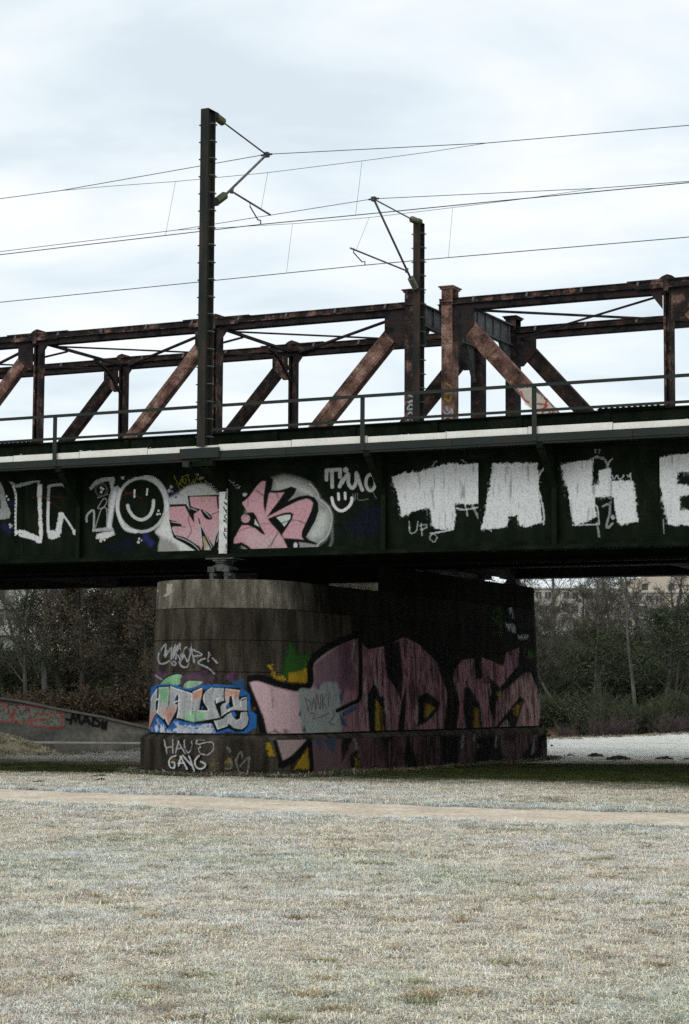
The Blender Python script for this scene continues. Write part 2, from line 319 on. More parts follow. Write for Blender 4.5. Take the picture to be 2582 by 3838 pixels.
# walkway, edge beam, cream strip panels
MB().box(XL, XR, -.86, .27, 6.176, 6.21).build('walkway_plate', STEEL, GB)
eb = MB().box(-PAN/2+.004, PAN/2-.004, -.92, -.872, 6.178, 6.318).box(-PAN/2+.004, PAN/2-.004, -.90, -.80, 6.14, 6.175).mesh('edge_beam', BEAM)
for k in range(K0, K1): inst('edge_beam', eb, GB, (k*PAN+.02, 0, 0))
fm = []
for v in range(3):
    fm.append(MB().box(-.80+.004, .80-.004, -.872+.004, -.842, 6.20, 6.449+(v-1)*.006).mesh('fascia_panel', FASCIA))
for k in range(-29, 18):
    inst('fascia_panel', fm[k % 3], GB, (-1.36+.8025+k*1.605, -.002*(k % 2), .004*((k*7) % 3-1)))
# railing
pm = MB().box(-.045, .045, -.935, -.925, 6.19, 7.21).box(-.008, .008, -.925, -.865, 6.19, 7.20).mesh('railing_post', BEAM)
for k in range(K0, K1+1):
    if k != 0: inst('railing_post', pm, GB, (k*PAN-.09+.02*(k % 2), 0, 0))
for (xa, xb) in ((XL, -.19), (.14, XR)):
    MB().box(xa, xb, -.955, -.90, 7.214, 7.232).box(xa, xb, -.955, -.94, 7.17, 7.213).build('top_rail', BEAM, GB)
    MB().box(xa, xb, -.924, -.90, 6.75, 6.766).box(xa, xb, -.924, -.91, 6.715, 6.749).build('middle_rail', BEAM, GB)
# dark guard plate beside the track, with ribs and a ribbed cover
MB().box(XL, XR, .30, .32, 6.21, 6.82).box(XL, XR, .24, .34, 6.822, 6.85).build('guard_plate', STEEL, GB)
rb = MB().box(-.06, .06, .24, .298, 6.21, 6.80).mesh('guard_rib', STEEL)
for k in range(K0*2, K1*2): inst('guard_rib', rb, GB, (k*PAN/2+.9, 0, 0))
rc = MB()
for (xa, xb) in ((-9.2, -4.72), (7.62, 8.9)):
    rc.box(xa, xb, .20, .45, 6.852, 6.872)
    for i in range(int((xb-xa)/.11)): rc.tube([(xa+.05+i*.11, .20, 6.874), (xa+.05+i*.11, .45, 6.874)], .022, 6)
rc.build('ribbed_cover', STEEL, GB)
bs = MB()
for i in range(70):
    x = random.choice([random.uniform(-6, -1.2), random.uniform(-6, -1.2), random.uniform(3.5, 11), random.uniform(-12, 11)])
    r_ = random.uniform(.018, .04); bs.dome((x, -.76+random.uniform(-.05, .3), 6.445+random.uniform(0, .03)), r_, (0, 0, 1)); bs.box(x-.006, x+.006, -.77, -.76, 6.2, 6.44)
tag(bs.build('pale_stones', mat('pale_stone', (.30, .30, .28), (.5, .5, .48), .9, 20), GB), kind='stuff')
# decks, tracks and inner girders
for (ya, yb) in ((.33, 3.62), (4.34, 9.90)):
    MB().box(XL, XR, ya, yb, 6.05, 6.10).build('deck_plate', STEEL, GB)
for yy, zb in ((3.3, 4.33), (4.7, 4.62), (8.8, 4.62)):
    MB().box(XL, XR, yy-.01, yy+.01, zb, 6.049).box(XL, XR, yy-.18, yy+.18, zb-.05, zb-.001).build('inner_girder', STEEL, GB)
cg1 = MB().box(-.01, .01, .021, 3.289, 5.2, 6.04).box(-.1, .1, .03, 3.28, 5.16, 5.199).mesh('cross_girder', STEEL)
cg2 = MB().box(-.01, .01, 4.711, 8.789, 5.2, 6.04).box(-.1, .1, 4.72, 8.78, 5.16, 5.199).mesh('cross_girder', STEEL)
for k in range(K0*2, K1*2):
    inst('cross_girder', cg1, GB, (k*PAN/2+.8, 0, 0)); inst('cross_girder', cg2, GB, (k*PAN/2+.8, 0, 0))
for yy in (.95, 2.38, 5.8, 7.23):
    MB().box(XL, XR, yy-.04, yy+.04, 6.101, 6.2).build('track_rail', RUSTD, GB)
MB().box(XL, XR, 9.75, 9.9, 5.92, 6.045).build('edge_beam', BEAM, GB)
for x in (-.5, .3): MB().prism([(9.7, 6.04), (9.7, 5.95), (8.82, 5.4), (8.82, 6.04)], x-.015, x+.015, 'x').build('mast_bracket', STEEL, GB)
# rocker bearing on the pier
BR = MB(); bx0 = -.06
BR.box(bx0-.30, bx0+.32, -.26, .22, 4.255, 4.284).box(bx0-.15, bx0+.15, -.24, .2, 4.215, 4.254).box(bx0-.09, bx0+.09, -.22, .2, 4.175, 4.2145)
BR.prism([(bx0-.22, 4.05), (bx0-.22, 4.10), (bx0-.05, 4.172), (bx0+.05, 4.172), (bx0+.22, 4.10), (bx0+.22, 4.05), (bx0+.10, 4.05), (bx0+.07, 4.02), (bx0-.07, 4.02), (bx0-.10, 4.05)], -.20, .15)
for sx in (-.18, .15):
    BR.box(bx0+sx-.075, bx0+sx+.075, -.25, -.201, 4.0, 4.11).box(bx0+sx-.045, bx0+sx+.045, -.23, .1, 3.84, 3.999).box(bx0+sx-.08, bx0+sx+.08, -.25, .12, 3.805, 3.839)
    for a, b in ((-.045, 4.08), (.045, 4.08), (0, 3.93), (-.045, 4.03), (.045, 4.03)): BR.dome((bx0+sx+a, -.25 if b > 4 else -.23, b), .018)
    BR.tube([(bx0+sx+.07, -.22, 3.94), (bx0+sx+.11, -.22, 3.94)], .035, 8)
tag(BR.build('bearing', BEARM, GB, bevel=.004), 'rusty rocker bearing with bolted straps on the pier top')
b2_ = MB().box(-.28, .28, 4.5, 4.9, 4.36, 4.569).box(-.28, .28, 8.6, 9.0, 4.36, 4.569).build('bearing', BEARM, GB)

# ------------------------------------------------------------------ rusty truss spans
NP, FP, PT_ = 11.2, 15.6, 5.66
ZB, ZT = 4.75, 11.5
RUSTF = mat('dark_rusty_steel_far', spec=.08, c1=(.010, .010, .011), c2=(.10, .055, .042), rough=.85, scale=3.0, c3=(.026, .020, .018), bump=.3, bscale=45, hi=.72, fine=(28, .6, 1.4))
def truss_span(name, label, x0, sgn, npan):
    R = bridge_root(name); tag(R, label, 'bridge', 'rusty truss bridge spans')
    GREYP = mat('grey_riveted_plate', (.050, .055, .056), (.12, .12, .115), .7, 7, c3=(.075, .08, .08), bump=.3, bscale=40)
    X = lambda s: x0 + sgn*s
    Lr = npan*PT_
    def bx(mb, a, b, *r): return mb.box(min(X(a), X(b)), max(X(a), X(b)), *r)
    riv = MB()
    for y in (NP, FP):
        f = -1
        # top chord: lower box, ledge, recessed upper web, top plate
        tcd = MB(); lbx = MB(); bx(lbx, -.25, Lr+.25, y-.14, y+.14, 11.19, 11.335); bx(tcd, -.25, Lr+.25, y-.22, y+.22, 11.336, 11.362); bx(tcd, -.25, Lr+.25, y-.10, y+.10, 11.363, 11.49); bx(tcd, -.25, Lr+.25, y-.13, y+.13, 11.491, 11.515)
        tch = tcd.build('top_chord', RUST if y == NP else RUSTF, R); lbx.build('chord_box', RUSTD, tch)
        fin = MB().prism([(y-.215, 11.364), (y-.215, 11.375), (y-.135, 11.512), (y-.101, 11.512), (y-.101, 11.364)], -.012, .012, 'x').bar((-.0, y-.235, 11.37), (0, y-.145, 11.51), .055, .012).mesh('chord_rib', GREYP)
        for i in range(npan*4):
            inst('chord_rib', fin, tch, (X(.7+i*PT_/4), 0, 0))
        for i in range(1, npan+1):
            cov = MB(); bx(cov, i*PT_-1.0, i*PT_+1.0, y-.15, y+.15, 11.516, 11.54); cov.build('cover_plate', RUST, tch); cov = MB(); bx(cov, i*PT_-.75, i*PT_+.75, y-.25, y-.222, 11.30, 11.40); cov.build('splice_plate', RUST, tch)
        bc = MB(); bx(bc, -.3, Lr+.3, y-.23, y-.18, ZB, ZB+.5); bx(bc, -.3, Lr+.3, y+.18, y+.23, ZB, ZB+.5); bx(bc, -.3, Lr+.3, y-.25, y+.25, ZB+.501, ZB+.52); bx(bc, -.3, Lr+.3, y-.28, y+.28, ZB-.03, ZB-.001); bc.build('bottom_chord', RUSTD, R)
        # verticals
        for i in range(npan+1):
            w = .145 if i in (0, npan) else .10; D_ = .17 if i in (0, npan) else .13
            p = MB()
            p.box(-w, -w+.03, y-D_, y+D_, ZB+.521, 11.189).box(w-.03, w, y-D_, y+D_, ZB+.521, 11.189).box(-w+.0302, w-.0302, y-.012, y+.012, ZB+.521, 11.189)
            p.box(-w+.0302, -w+.06, y-D_, y-D_+.018, ZB+.521, 11.189).box(w-.06, w-.0302, y-D_, y-D_+.018, ZB+.521, 11.189)
            if i in (0, npan):
                p.box(-w, w, y-.21, y-.1705, ZB+.521, 11.78).box(-w, w, y+.1705, y+.21, ZB+.521, 11.78).box(-w, -w+.03, y-.17, y+.17, 11.52, 11.78)
                p.box(-w-.06, w+.06, y-.29, y+.29, 11.781, 11.81).box(-w-.03, w+.03, y-.25, y+.25, 11.735, 11.7805)
                p.box(-w-.03, w+.03, y-.27, y-.2105, 11.40, 11.43)
            else:
                p.box(-.06, .06, y-.27, y-.2505, 11.22, 11.56).prism([(-.20, 11.541), (.20, 11.541), (.12, 11.60), (.0, 11.64), (-.12, 11.60)], y-.15, y+.15)
                for a in (-.03, .03):
                    for b in range(4): riv.dome((X(i*PT_)+a, y-.27, 11.26+b*.085), .016)
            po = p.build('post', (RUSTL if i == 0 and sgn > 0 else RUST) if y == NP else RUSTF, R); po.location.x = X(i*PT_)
            if i in (0, npan):
                for zz in np.arange(5.6, 11.7, .17):
                    for a in (-w+.06, w-.06): riv.dome((X(i*PT_)+a, y-.21, zz), .017)
            # knee gusset on the side away from the diagonal
            g = MB().prism([(X(i*PT_)+sgn*a, z) for a, z in ((-.11, 11.18), (-.11, 10.80), (-.40, 11.18))] if i else [(X(0)+sgn*a, z) for a, z in ((.15, 11.18), (.15, 10.42), (.36, 10.42), (.72, 10.80), (.72, 11.18))], y-.165, y-.145)
            g.build('gusset_plate', RUSTD, R)
            if i and i < npan:
                MB().prism([(X(i*PT_)+sgn*a, z) for a, z in ((.105, 11.18), (.105, 10.50), (.24, 10.50), (.60, 10.85), (.60, 11.18))], y-.165, y-.145).build('gusset_plate', RUST, R)
                for a in np.arange(.17, .58, .1):
                    for zz in np.arange(10.58, 11.15, .11):
                        if zz > 10.55+(a-.24)*.9: riv.dome((X(i*PT_)+sgn*a, y-.165, zz), .016)
            elif i == 0:
                for a in np.arange(.22, .70, .11):
                    for zz in np.arange(10.5, 11.15, .11):
                        if zz > 10.48+(a-.36)*.95: riv.dome((X(0)+sgn*a, y-.165, zz), .017)
        # diagonals, falling away from the pier: front and back plates, riveted patches
        for i in range(npan):
            a = Vector((X(i*PT_+.28), y, 11.02)); b = Vector((X((i+1)*PT_-.1), y, ZB+.50)); d = (b-a).normalized(); nn = Vector((-d.z, 0, d.x)); hw = .20 if i == 0 else .165; dd_ = .125 if i == 0 else .10
            m_ = MB()
            for yo, hh in ((-dd_, hw), (dd_, hw)):
                m_.bar(a+Vector((0, yo, 0)), b+Vector((0, yo, 0)), .025, hh*2, nn)
            m_.bar(a+nn*(hw-.013), b+nn*(hw-.013), dd_*2-.03, .025, nn); m_.bar(a-nn*(hw-.013), b-nn*(hw-.013), dd_*2-.03, .025, nn)
            m_.bar(a-nn*.07+Vector((0, -dd_-.02, 0)), b-nn*.07+Vector((0, -dd_-.02, 0)), .013, .02, nn)
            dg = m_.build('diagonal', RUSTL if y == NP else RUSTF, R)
            q = a+d*1.35; pl = MB().bar(a+d*.55+Vector((0, -dd_-.022, 0)), q+Vector((0, -dd_-.022, 0)), .013, hw*1.6, nn); pl.build('patch_plate', RUSTL if y == NP else RUSTF, dg)
            for t in np.arange(.3, (b-a).length-.3, .26):
                for e_ in (-hw*.72, hw*.72):
                    c = a+d*t+nn*e_; riv.dome((c.x, y-dd_-(.028 if .55 < t < 1.35 else .0125), c.z), .016)
    tag(riv.build('rivets', RUST, R), kind='stuff')
    # lateral bracing in the top plane and sway struts
    for i in range(npan):
        MB().bar((X(i*PT_+.3), NP+.2, 11.26), (X((i+1)*PT_-.3), FP-.2, 11.26), .09, .05).build('lateral_brace', RUSTD, R)
        MB().bar((X(i*PT_+.3), FP-.2, 11.19), (X((i+1)*PT_-.3), NP+.2, 11.19), .06, .04).build('lateral_brace', RUSTD, R)
    for i in range(1, npan+1):
        x = X(i*PT_); m_ = MB().bar((x, NP+.2, 11.30), (x, FP-.2, 11.30), .10, .07)
        pts = []
        m_.bar((x, NP+.12, 10.88), (x, NP+1.35, 11.24), .08, .05)
        for (ya, yb) in ((FP-.18, FP-1.5),):
            for t in range(6):
                u0, u1 = t/6, (t+1)/6
                f_ = lambda u: (x, ya+(yb-ya)*u, 10.45+.72*math.sin(u*pi/2))
                m_.bar(f_(u0), f_(u1), .09, .05)
        m_.build('sway_strut', RUSTD, R)
    # riveted portal beam between the end posts
    x = X(0); pm_ = MB().box(x-.012, x+.012, NP+.2, FP-.2, 11.02, 11.52).box(x-.11, x+.11, NP+.2, FP-.2, 11.521, 11.55).box(x-.09, x+.09, NP+.2, FP-.2, 10.99, 11.019)
    for t in np.arange(NP+.7, FP-.3, .55): pm_.box(x-.05, x+.05, t-.03, t+.03, 11.02, 11.52)
    for ya, s_ in ((NP+.2, 1), (FP-.2, -1)):
        pm_.prism([(ya, 10.99), (ya, 10.05), (ya+s_*.10, 10.05), (ya+s_*.75, 10.99)], x-.01, x+.01, 'x'); pm_.bar((x, ya+s_*.10, 10.05), (x, ya+s_*.75, 10.985), .12, .02)
    pb = pm_.build('portal_beam', mat('grey_riveted_plate', (.050, .055, .056), (.12, .12, .115), .7, 7, c3=(.075, .08, .08), bump=.3, bscale=40), R)
    pr = MB()
    for t in np.arange(NP+.35, FP-.3, .11):
        for zz in (11.09, 11.45): pr.dome((x+.012, t, zz), .014, (1, 0, 0)); pr.dome((x-.012, t, zz), .014, (-1, 0, 0))
    for t in np.arange(NP+.7, FP-.3, .55):
        for dz in np.arange(11.1, 11.5, .08):
            for q in (-.08, .08): pr.dome((x+.012, t+q, dz), .014, (1, 0, 0))
    tag(pr.build('rivets', RUSTD, pb), kind='stuff')
    # floor
    fl = MB(); bx(fl, -.25, Lr, NP+.26, FP-.26, ZB+.42, ZB+.5); fl.build('floor_plate', RUSTD, R)
    for i in range(npan+1): fb = MB().box(X(i*PT_)-.15, X(i*PT_)+.15, NP+.24, FP-.24, ZB-.02, ZB+.41); fb.build('floor_beam', RUSTD, R)
    for y in (NP, FP):
        MB().box(X(.0)-.28, X(.0)+.28, y-.3, y+.3, 4.36, 4.55).prism([(X(0)-.2, 4.551), (X(0)+.2, 4.551), (X(0)+.08, ZB-.031), (X(0)-.08, ZB-.031)], y-.25, y+.25).build('bearing', BEARM, R)
    return R
TL = truss_span('truss_bridge_span', 'rusty brown riveted truss span behind the rail, left of the twin end posts', -.95, -1, 7)
TR = truss_span('truss_bridge_span', 'rusty truss span right of the twin end posts, white patch on its first diagonal', .06, 1, 5)

# ------------------------------------------------------------------ overhead line masts
Q = zm((0, 300, 1300, 1200), 1568); Rz = zm((1282, 300, 2582, 1200), 1568)
MX = -.095
def insulator(mb, a, b, r=.085):
    a = Vector(a); b = Vector(b); pts = []; rs = []
    for i in range(6):
        for t, rr in ((i/6+.01, .035), (i/6+.05, r), (i/6+.10, r*.85), (i/6+.13, .035)): pts.append(a+(b-a)*t); rs.append(rr)
    mb.tube(pts, rs, 12)
def mast(name, label, y, zb, ztop, near, pts, zr0):
    R = bridge_root(name); tag(R, label, 'mast', 'overhead line masts')
    hw, hd = .088, .15
    c = MB().box(MX-hw, MX+hw, y-hd, y-hd+.018, zb, ztop).box(MX-hw, MX+hw, y+hd-.018, y+hd, zb, ztop).box(MX-.007, MX+.007, y-hd+.0182, y+hd-.0182, zb, ztop).box(MX-hw, MX+hw, y-hd, y+hd, ztop+.001, ztop+.012)
    c.build('column', MAST, R)
    rm = MB()
    for sg in (-1, 1):
        x0 = MX+sg*.01
        rm.tube([(x0, y-.10, 0), (MX+sg*.14, y-.085, 0), (MX+sg*.17, y-.06, 0), (MX+sg*.17, y+.06, 0), (MX+sg*.14, y+.085, 0), (x0, y+.10, 0)], .009, 5)
    me = rm.mesh('step_iron', GALV, True)
    z = zr0
    while z > zb+.2: inst('step_iron', me, R, (0, 0, z)); z -= .347
    P = {k: Vector((MX, v[0], v[1])) for k, v in pts.items()}
    im = MB(); insulator(im, P['i1'], P['i1e']); im.build('insulator', INSUL, R, True)
    im = MB(); insulator(im, P['i2'], P['i2e']); im.build('insulator', INSUL, R, True)
    yy = y+hd*near; 
    MB().box(MX-.07, MX+.07, min(yy, P['i1'].y), max(yy, P['i1'].y), P['i1'].z-.06, P['i1'].z+.06).build('insulator_bracket', MAST, R)
    MB().box(MX-.05, MX+.05, min(yy, P['i2'].y), max(yy, P['i2'].y), P['i2'].z-.09, P['i2'].z+.05).build('insulator_bracket', MAST, R)
    MB().tube([P['i1e'], P['ap']], .017, 6).build('top_tube', GALV, R, True)
    MB().tube([P['i2e'], P['ap']], .027, 8).build('strut_tube', GALV, R, True)
    MB().tube([P['jt'], P['ae']], .021, 8).tube([P['jt']+Vector((.03, 0, .06)), P['jt']+Vector((.0, 0, -.05))], .035, 8).build('registration_arm', GALV, R, True)
    MB().tube([P['br']+Vector((0, 0, .1)), P['br'], P['br']+(P['ct']-P['br'])*.75, P['ct']+Vector((0, 0, .08)), P['ct']], .015, 6).build('steady_arm', GALV, R, True)
    MB().box(MX-.05, MX+.05, P['ap'].y-.05, P['ap'].y+.05, P['ap'].z-.05, P['ap'].z+.05).tube([P['ap']+Vector((-.13, 0, 0)), P['ap']+Vector((.13, 0, 0))], .022, 6).build('wire_clamp', WIREM, R)
    return R
def crs(d, z): return {k: onx(*z([v])[0], MX) for k, v in d.items()}
pl_ = crs(dict(i1=(975, 165), i1e=(1010, 192), ap=(1205, 338), i2=(978, 550), i2e=(1018, 520), jt=(1045, 502), ae=(1222, 610), br=(1130, 572), ct=(1178, 652)), Q)
pr_ = crs(dict(i1=(352, 645), i1e=(312, 628), ap=(143, 538), i2=(332, 940), i2e=(308, 892), jt=(290, 862), ae=(38, 760), br=(52, 780), ct=(103, 836)), Rz)
mast('overhead_line_mast', 'tall dark steel mast on the near edge of the girder bridge, arm pointing right', -.82, 6.41, 13.15, 1, pl_, 12.86)
mast('overhead_line_mast', 'steel mast beside the twin truss end posts, arm pointing left', 9.6, 6.101, 13.12, -1, pr_, 12.85)

# ------------------------------------------------------------------ wires
def wire(name, label, pts, r, group=None, ext=0):
    c = [Vector((p[0], p[1], p[2])) for p in pts]
    if ext: c = [c[0]+(c[0]-c[1]).normalized()*ext] + c + [c[-1]+(c[-1]-c[-2]).normalized()*ext]
    R = MB().tube(c, r, 5).build(name, WIREM, None, True); R.location = tuple(BO); R.rotation_euler = (0, 0, -TH)
    tag(R, label, 'wire', group)
def wp_(pts, p): 
    o_ = []
    for z, a in pts:
        x, zz = onp(*z([a])[0], p); o_.append((x, p, zz))
    return o_
for p, nm, ms, stt, ct, dr in (
    (pl_['ap'][0], 'near', [(Q, (0, 537)), (Q, (275, 500)), (Q, (1205, 336)), (Rz, (657, 285)), (Rz, (1568, 205))], [(Q, (275, 500)), (Q, (500, 480)), (Q, (793, 459)), (Q, (1210, 419)), (Rz, (90, 366)), (Rz, (400, 325)), (Rz, (657, 285))],
     [(Q, (0, 790)), (Q, (748, 703)), (Q, (1178, 653)), (Rz, (62, 611)), (Rz, (700, 548)), (Rz, (1568, 464))], [((Q, (793, 460)), (Q, (748, 702))), ((Q, (1210, 420)), (Q, (1180, 585))), ((Rz, (90, 367)), (Rz, (61, 610)))]),
    (pr_['ap'][0], 'far', [(Q, (0, 776)), (Q, (795, 679)), (Rz, (143, 537)), (Rz, (1147, 490)), (Rz, (1568, 458))], [(Q, (795, 679)), (Q, (1322, 650)), (Rz, (122, 622)), (Rz, (500, 577)), (Rz, (800, 540)), (Rz, (1147, 490))],
     [(Q, (0, 1005)), (Q, (1295, 873)), (Rz, (103, 837)), (Rz, (480, 803)), (Rz, (1568, 710))], [((Q, (1322, 650)), (Q, (1295, 873))), ((Rz, (122, 622)), (Rz, (65, 766))), ((Rz, (500, 577)), (Rz, (480, 803)))])):
    hi = nm == 'near'
    wire('messenger_wire', 'topmost thin wire, running to the apex of the left mast arm' if hi else 'thin wire running to the apex of the right mast arm', wp_(ms, p), .0085, 'messenger wires', 40)
    wire('stitch_wire', 'short slack wire hung just below the topmost wire' if hi else 'short slack wire below the right mast arm apex', wp_(stt, p), .006, 'stitch wires')
    wire('contact_wire', 'contact wire held by the left mast steady arm' if hi else 'lowest contact wire, held by the right mast steady arm', wp_(ct, p), .0105, 'contact wires', 40)
    for j, (a, b) in enumerate(dr):
        wire('dropper_wire', ['thin vertical dropper left of the left mast', 'thin dropper ending at the left mast registration arm', 'thin dropper above the right mast arm apex, left of it'][j] if hi else ['thin dropper between the two masts on the lower wires', 'slanted thin dropper ending at the right mast arm tip', 'thin dropper right of the right mast'][j], wp_([a, b], p), .0038, 'dropper wires')
        c_ = wp_([a, b], p)

# ------------------------------------------------------------------ concrete pier
SHADEC = mat('shaded_concrete', (.003, .003, .0025), (.016, .014, .010), .95, 1.6, spec=.03, c3=(.006, .0055, .004), bump=.4, bscale=38, stretch=(2.2, 2.2, .35), hi=.78, fine=(46, .6, 1.4))  # near-black concrete with the shade under the decks in its colour
def shaded_conc(name, src, y0, y1):       # deck shade painted into concrete: outer end pale, covered length near black, ragged edge
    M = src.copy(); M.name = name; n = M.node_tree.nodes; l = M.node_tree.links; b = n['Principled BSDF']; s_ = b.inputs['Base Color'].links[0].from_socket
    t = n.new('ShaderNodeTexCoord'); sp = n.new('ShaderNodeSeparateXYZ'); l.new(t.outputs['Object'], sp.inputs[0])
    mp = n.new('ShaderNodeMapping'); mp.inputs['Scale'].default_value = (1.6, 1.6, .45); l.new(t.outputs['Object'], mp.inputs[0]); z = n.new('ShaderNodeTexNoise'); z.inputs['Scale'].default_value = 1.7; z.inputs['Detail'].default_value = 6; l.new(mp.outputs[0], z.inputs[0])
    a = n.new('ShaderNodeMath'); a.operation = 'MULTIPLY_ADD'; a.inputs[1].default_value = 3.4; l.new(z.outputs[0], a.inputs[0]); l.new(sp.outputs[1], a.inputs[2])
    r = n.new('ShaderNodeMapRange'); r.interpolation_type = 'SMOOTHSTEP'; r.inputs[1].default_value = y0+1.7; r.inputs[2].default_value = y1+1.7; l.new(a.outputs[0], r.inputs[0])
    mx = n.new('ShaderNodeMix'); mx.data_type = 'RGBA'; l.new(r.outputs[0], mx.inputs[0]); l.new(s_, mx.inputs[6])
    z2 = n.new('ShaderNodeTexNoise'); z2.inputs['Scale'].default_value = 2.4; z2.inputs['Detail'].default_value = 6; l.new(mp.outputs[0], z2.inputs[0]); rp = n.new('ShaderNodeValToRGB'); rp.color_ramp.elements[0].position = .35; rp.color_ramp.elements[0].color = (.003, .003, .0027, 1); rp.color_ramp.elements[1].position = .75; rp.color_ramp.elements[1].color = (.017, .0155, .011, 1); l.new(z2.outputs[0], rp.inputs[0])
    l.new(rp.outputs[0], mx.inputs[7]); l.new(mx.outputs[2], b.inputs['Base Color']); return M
CAPG = shaded_conc('cap_concrete', CAPC, -1.0, 1.6); CONG = shaded_conc('pier_concrete', CONC, 1.0, 3.4)
PR = bridge_root('bridge_pier'); tag(PR, 'stained concrete bridge pier with rounded ends and colourful graffiti on its long side', 'pier')
NY, FY = .2, 13.15
def prad(z): return 1.62-(z-.82)*.047
RU = 1.55
def pier_xy(u, R):      # u = 0 where the rounded near end meets the right long side; u < 0 round the near end
    u = np.asarray(u, float); Ls = FY-NY
    x = np.where(u < 0, R*np.cos(u/RU), R); y = np.where(u < 0, NY+R*np.sin(u/RU), NY+u)
    f = (u-Ls)/RU
    x = np.where(u > Ls, R*np.cos(f), x); y = np.where(u > Ls, FY+R*np.sin(f), y)
    lf = -RU*pi       # beyond: left long side
    x = np.where(u < lf, -R, x); y = np.where(u < lf, NY-(u-lf), y)
    return x, y
UMIN, UMAX = -RU*pi-(FY-NY), (FY-NY)+RU*pi
def block(u0, u1, z0, z1, R0, R1, th=.5, top=True):
    n = max(2, int((u1-u0)/.18)+1); us = np.linspace(u0, u1, n); V = []; F = []
    ch = .012
    for (dz, dr) in ((0, ch), (ch, 0), (z1-z0-ch, 0), (z1-z0, ch)):
        z = z0+dz; R = R0+(R1-R0)*(z-z0)/(z1-z0)-dr; x, y = pier_xy(us, R); V += list(zip(x, y, np.full(n, z)))
    x, y = pier_xy(us, R1-th); V += list(zip(x, y, np.full(n, z1)))
    x, y = pier_xy(us, R0-th); V += list(zip(x, y, np.full(n, z0)))
    for r in range(5):
        for i in range(n-1): F.append((r*n+i, r*n+i+1, (r+1)*n+i+1, (r+1)*n+i))
    F.append(tuple(r*n for r in range(6))); F.append(tuple(r*n+n-1 for r in range(5, -1, -1)))
    return V, F
ZC = [.83, 1.45, 2.02, 2.63, 3.24, 3.80]
g_ = .0035
joff = [.4, 1.25, 0, 1.7, .2]
for ci in range(5):
    edges = [UMIN]; u = UMIN+1.1+joff[ci]
    while u < UMAX-.6: edges.append(u); u += 2.55
    edges.append(UMAX)
    for a, b in zip(edges[:-1], edges[1:]):
        z0, z1 = ZC[ci], ZC[ci+1]; V, F = block(a+g_, b-g_, z0+g_, z1-g_*(ci < 4), prad(z0), prad(z1))
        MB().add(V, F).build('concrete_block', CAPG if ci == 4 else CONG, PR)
# core, plinth, raised far part
def stadium(R, n=24, y0=NY, y1=FY, square=False):
    p = []
    if square: p += [(-R, y0), (R, y0)]
    else: p += [(R*cos(t), y0+R*sin(t)) for t in np.linspace(-pi, 0, n)]
    return p+[(R*cos(t), y1+R*sin(t)) for t in np.linspace(0, pi, n)]
def ext(rings, m, name, bevel=0):
    V = []; F = []; n = len(rings[0][0])
    for poly, z in rings: V += [(a, b, z) for a, b in poly]
    for r in range(len(rings)-1):
        for i in range(n): F.append((r*n+i, r*n+(i+1) % n, (r+1)*n+(i+1) % n, (r+1)*n+i))
    F += [tuple(range(n-1, -1, -1)), tuple(range((len(rings)-1)*n, len(rings)*n))]
    return MB().add(V, F).build(name, m, PR)
ext([(stadium(1.56), .3), (stadium(1.40), 3.79)], mat('dark_joint', (.02, .018, .015)), 'core')  # dark inner core seen through the block joints
ext([(stadium(1.78), -.5), (stadium(1.78), .16)], CONC, 'plinth'); ext([(stadium(1.77), .166), (stadium(1.77), .74), (stadium(1.755), .765), (stadium(1.66), .825)], CONC, 'plinth')
ext([(stadium(1.772), .15), (stadium(1.75), .17)], mat('dark_joint', (.02, .018, .015)), 'plinth_joint')
ext([(stadium(1.47, y0=4.0, square=True), 3.804), (stadium(1.46, y0=4.0, square=True), 4.33), (stadium(1.43, y0=4.03, square=True), 4.355)], SHADEC, 'raised_seat')
MB().box(.30, 1.00, 3.93, 3.997, 3.81, 3.985).box(1.005, 1.44, 3.93, 3.997, 3.81, 3.985).build('lit_seat_face', LIGHTC, PR)  # end face painted pale as if lit through the gap between decks

# ------------------------------------------------------------------ graffiti: spray paint as thin sheets on web, pier and river wall
def paint_mat():
    M = bpy.data.materials.new('spray_paint'); M.use_nodes = True; n = M.node_tree.nodes; l = M.node_tree.links; b = n['Principled BSDF']
    b.inputs['Roughness'].default_value = .85; b.inputs['Specular IOR Level'].default_value = .04
    a = n.new('ShaderNodeVertexColor'); a.layer_name = 'paint'
    t = n.new('ShaderNodeTexNoise'); t.inputs['Scale'].default_value = 26; t.inputs['Detail'].default_value = 8; t.inputs['Roughness'].default_value = .7
    g = n.new('ShaderNodeNewGeometry'); l.new(g.outputs['Position'], t.inputs[0])
    mr = n.new('ShaderNodeMapRange'); mr.inputs[1].default_value = .32; mr.inputs[2].default_value = .62; mr.inputs[3].default_value = .82; mr.inputs[4].default_value = 1.04; l.new(t.outputs[0], mr.inputs[0])
    mu = n.new('ShaderNodeMix'); mu.data_type = 'RGBA'; mu.blend_type = 'MULTIPLY'; mu.inputs[0].default_value = 1; l.new(a.outputs[0], mu.inputs[6]); l.new(mr.outputs[0], mu.inputs[7]); l.new(mu.outputs[2], b.inputs['Base Color'])
    m2 = n.new('ShaderNodeMapRange'); m2.inputs[1].default_value = .36; m2.inputs[2].default_value = .50; m2.inputs[3].default_value = .8; m2.inputs[4].default_value = 1.0; l.new(t.outputs[0], m2.inputs[0])
    ma = n.new('ShaderNodeMath'); ma.operation = 'MULTIPLY'; l.new(a.outputs[1], ma.inputs[0]); l.new(m2.outputs[0], ma.inputs[1])
    l.new(ma.outputs[0], b.inputs['Alpha']); return M
PAINT = paint_mat()
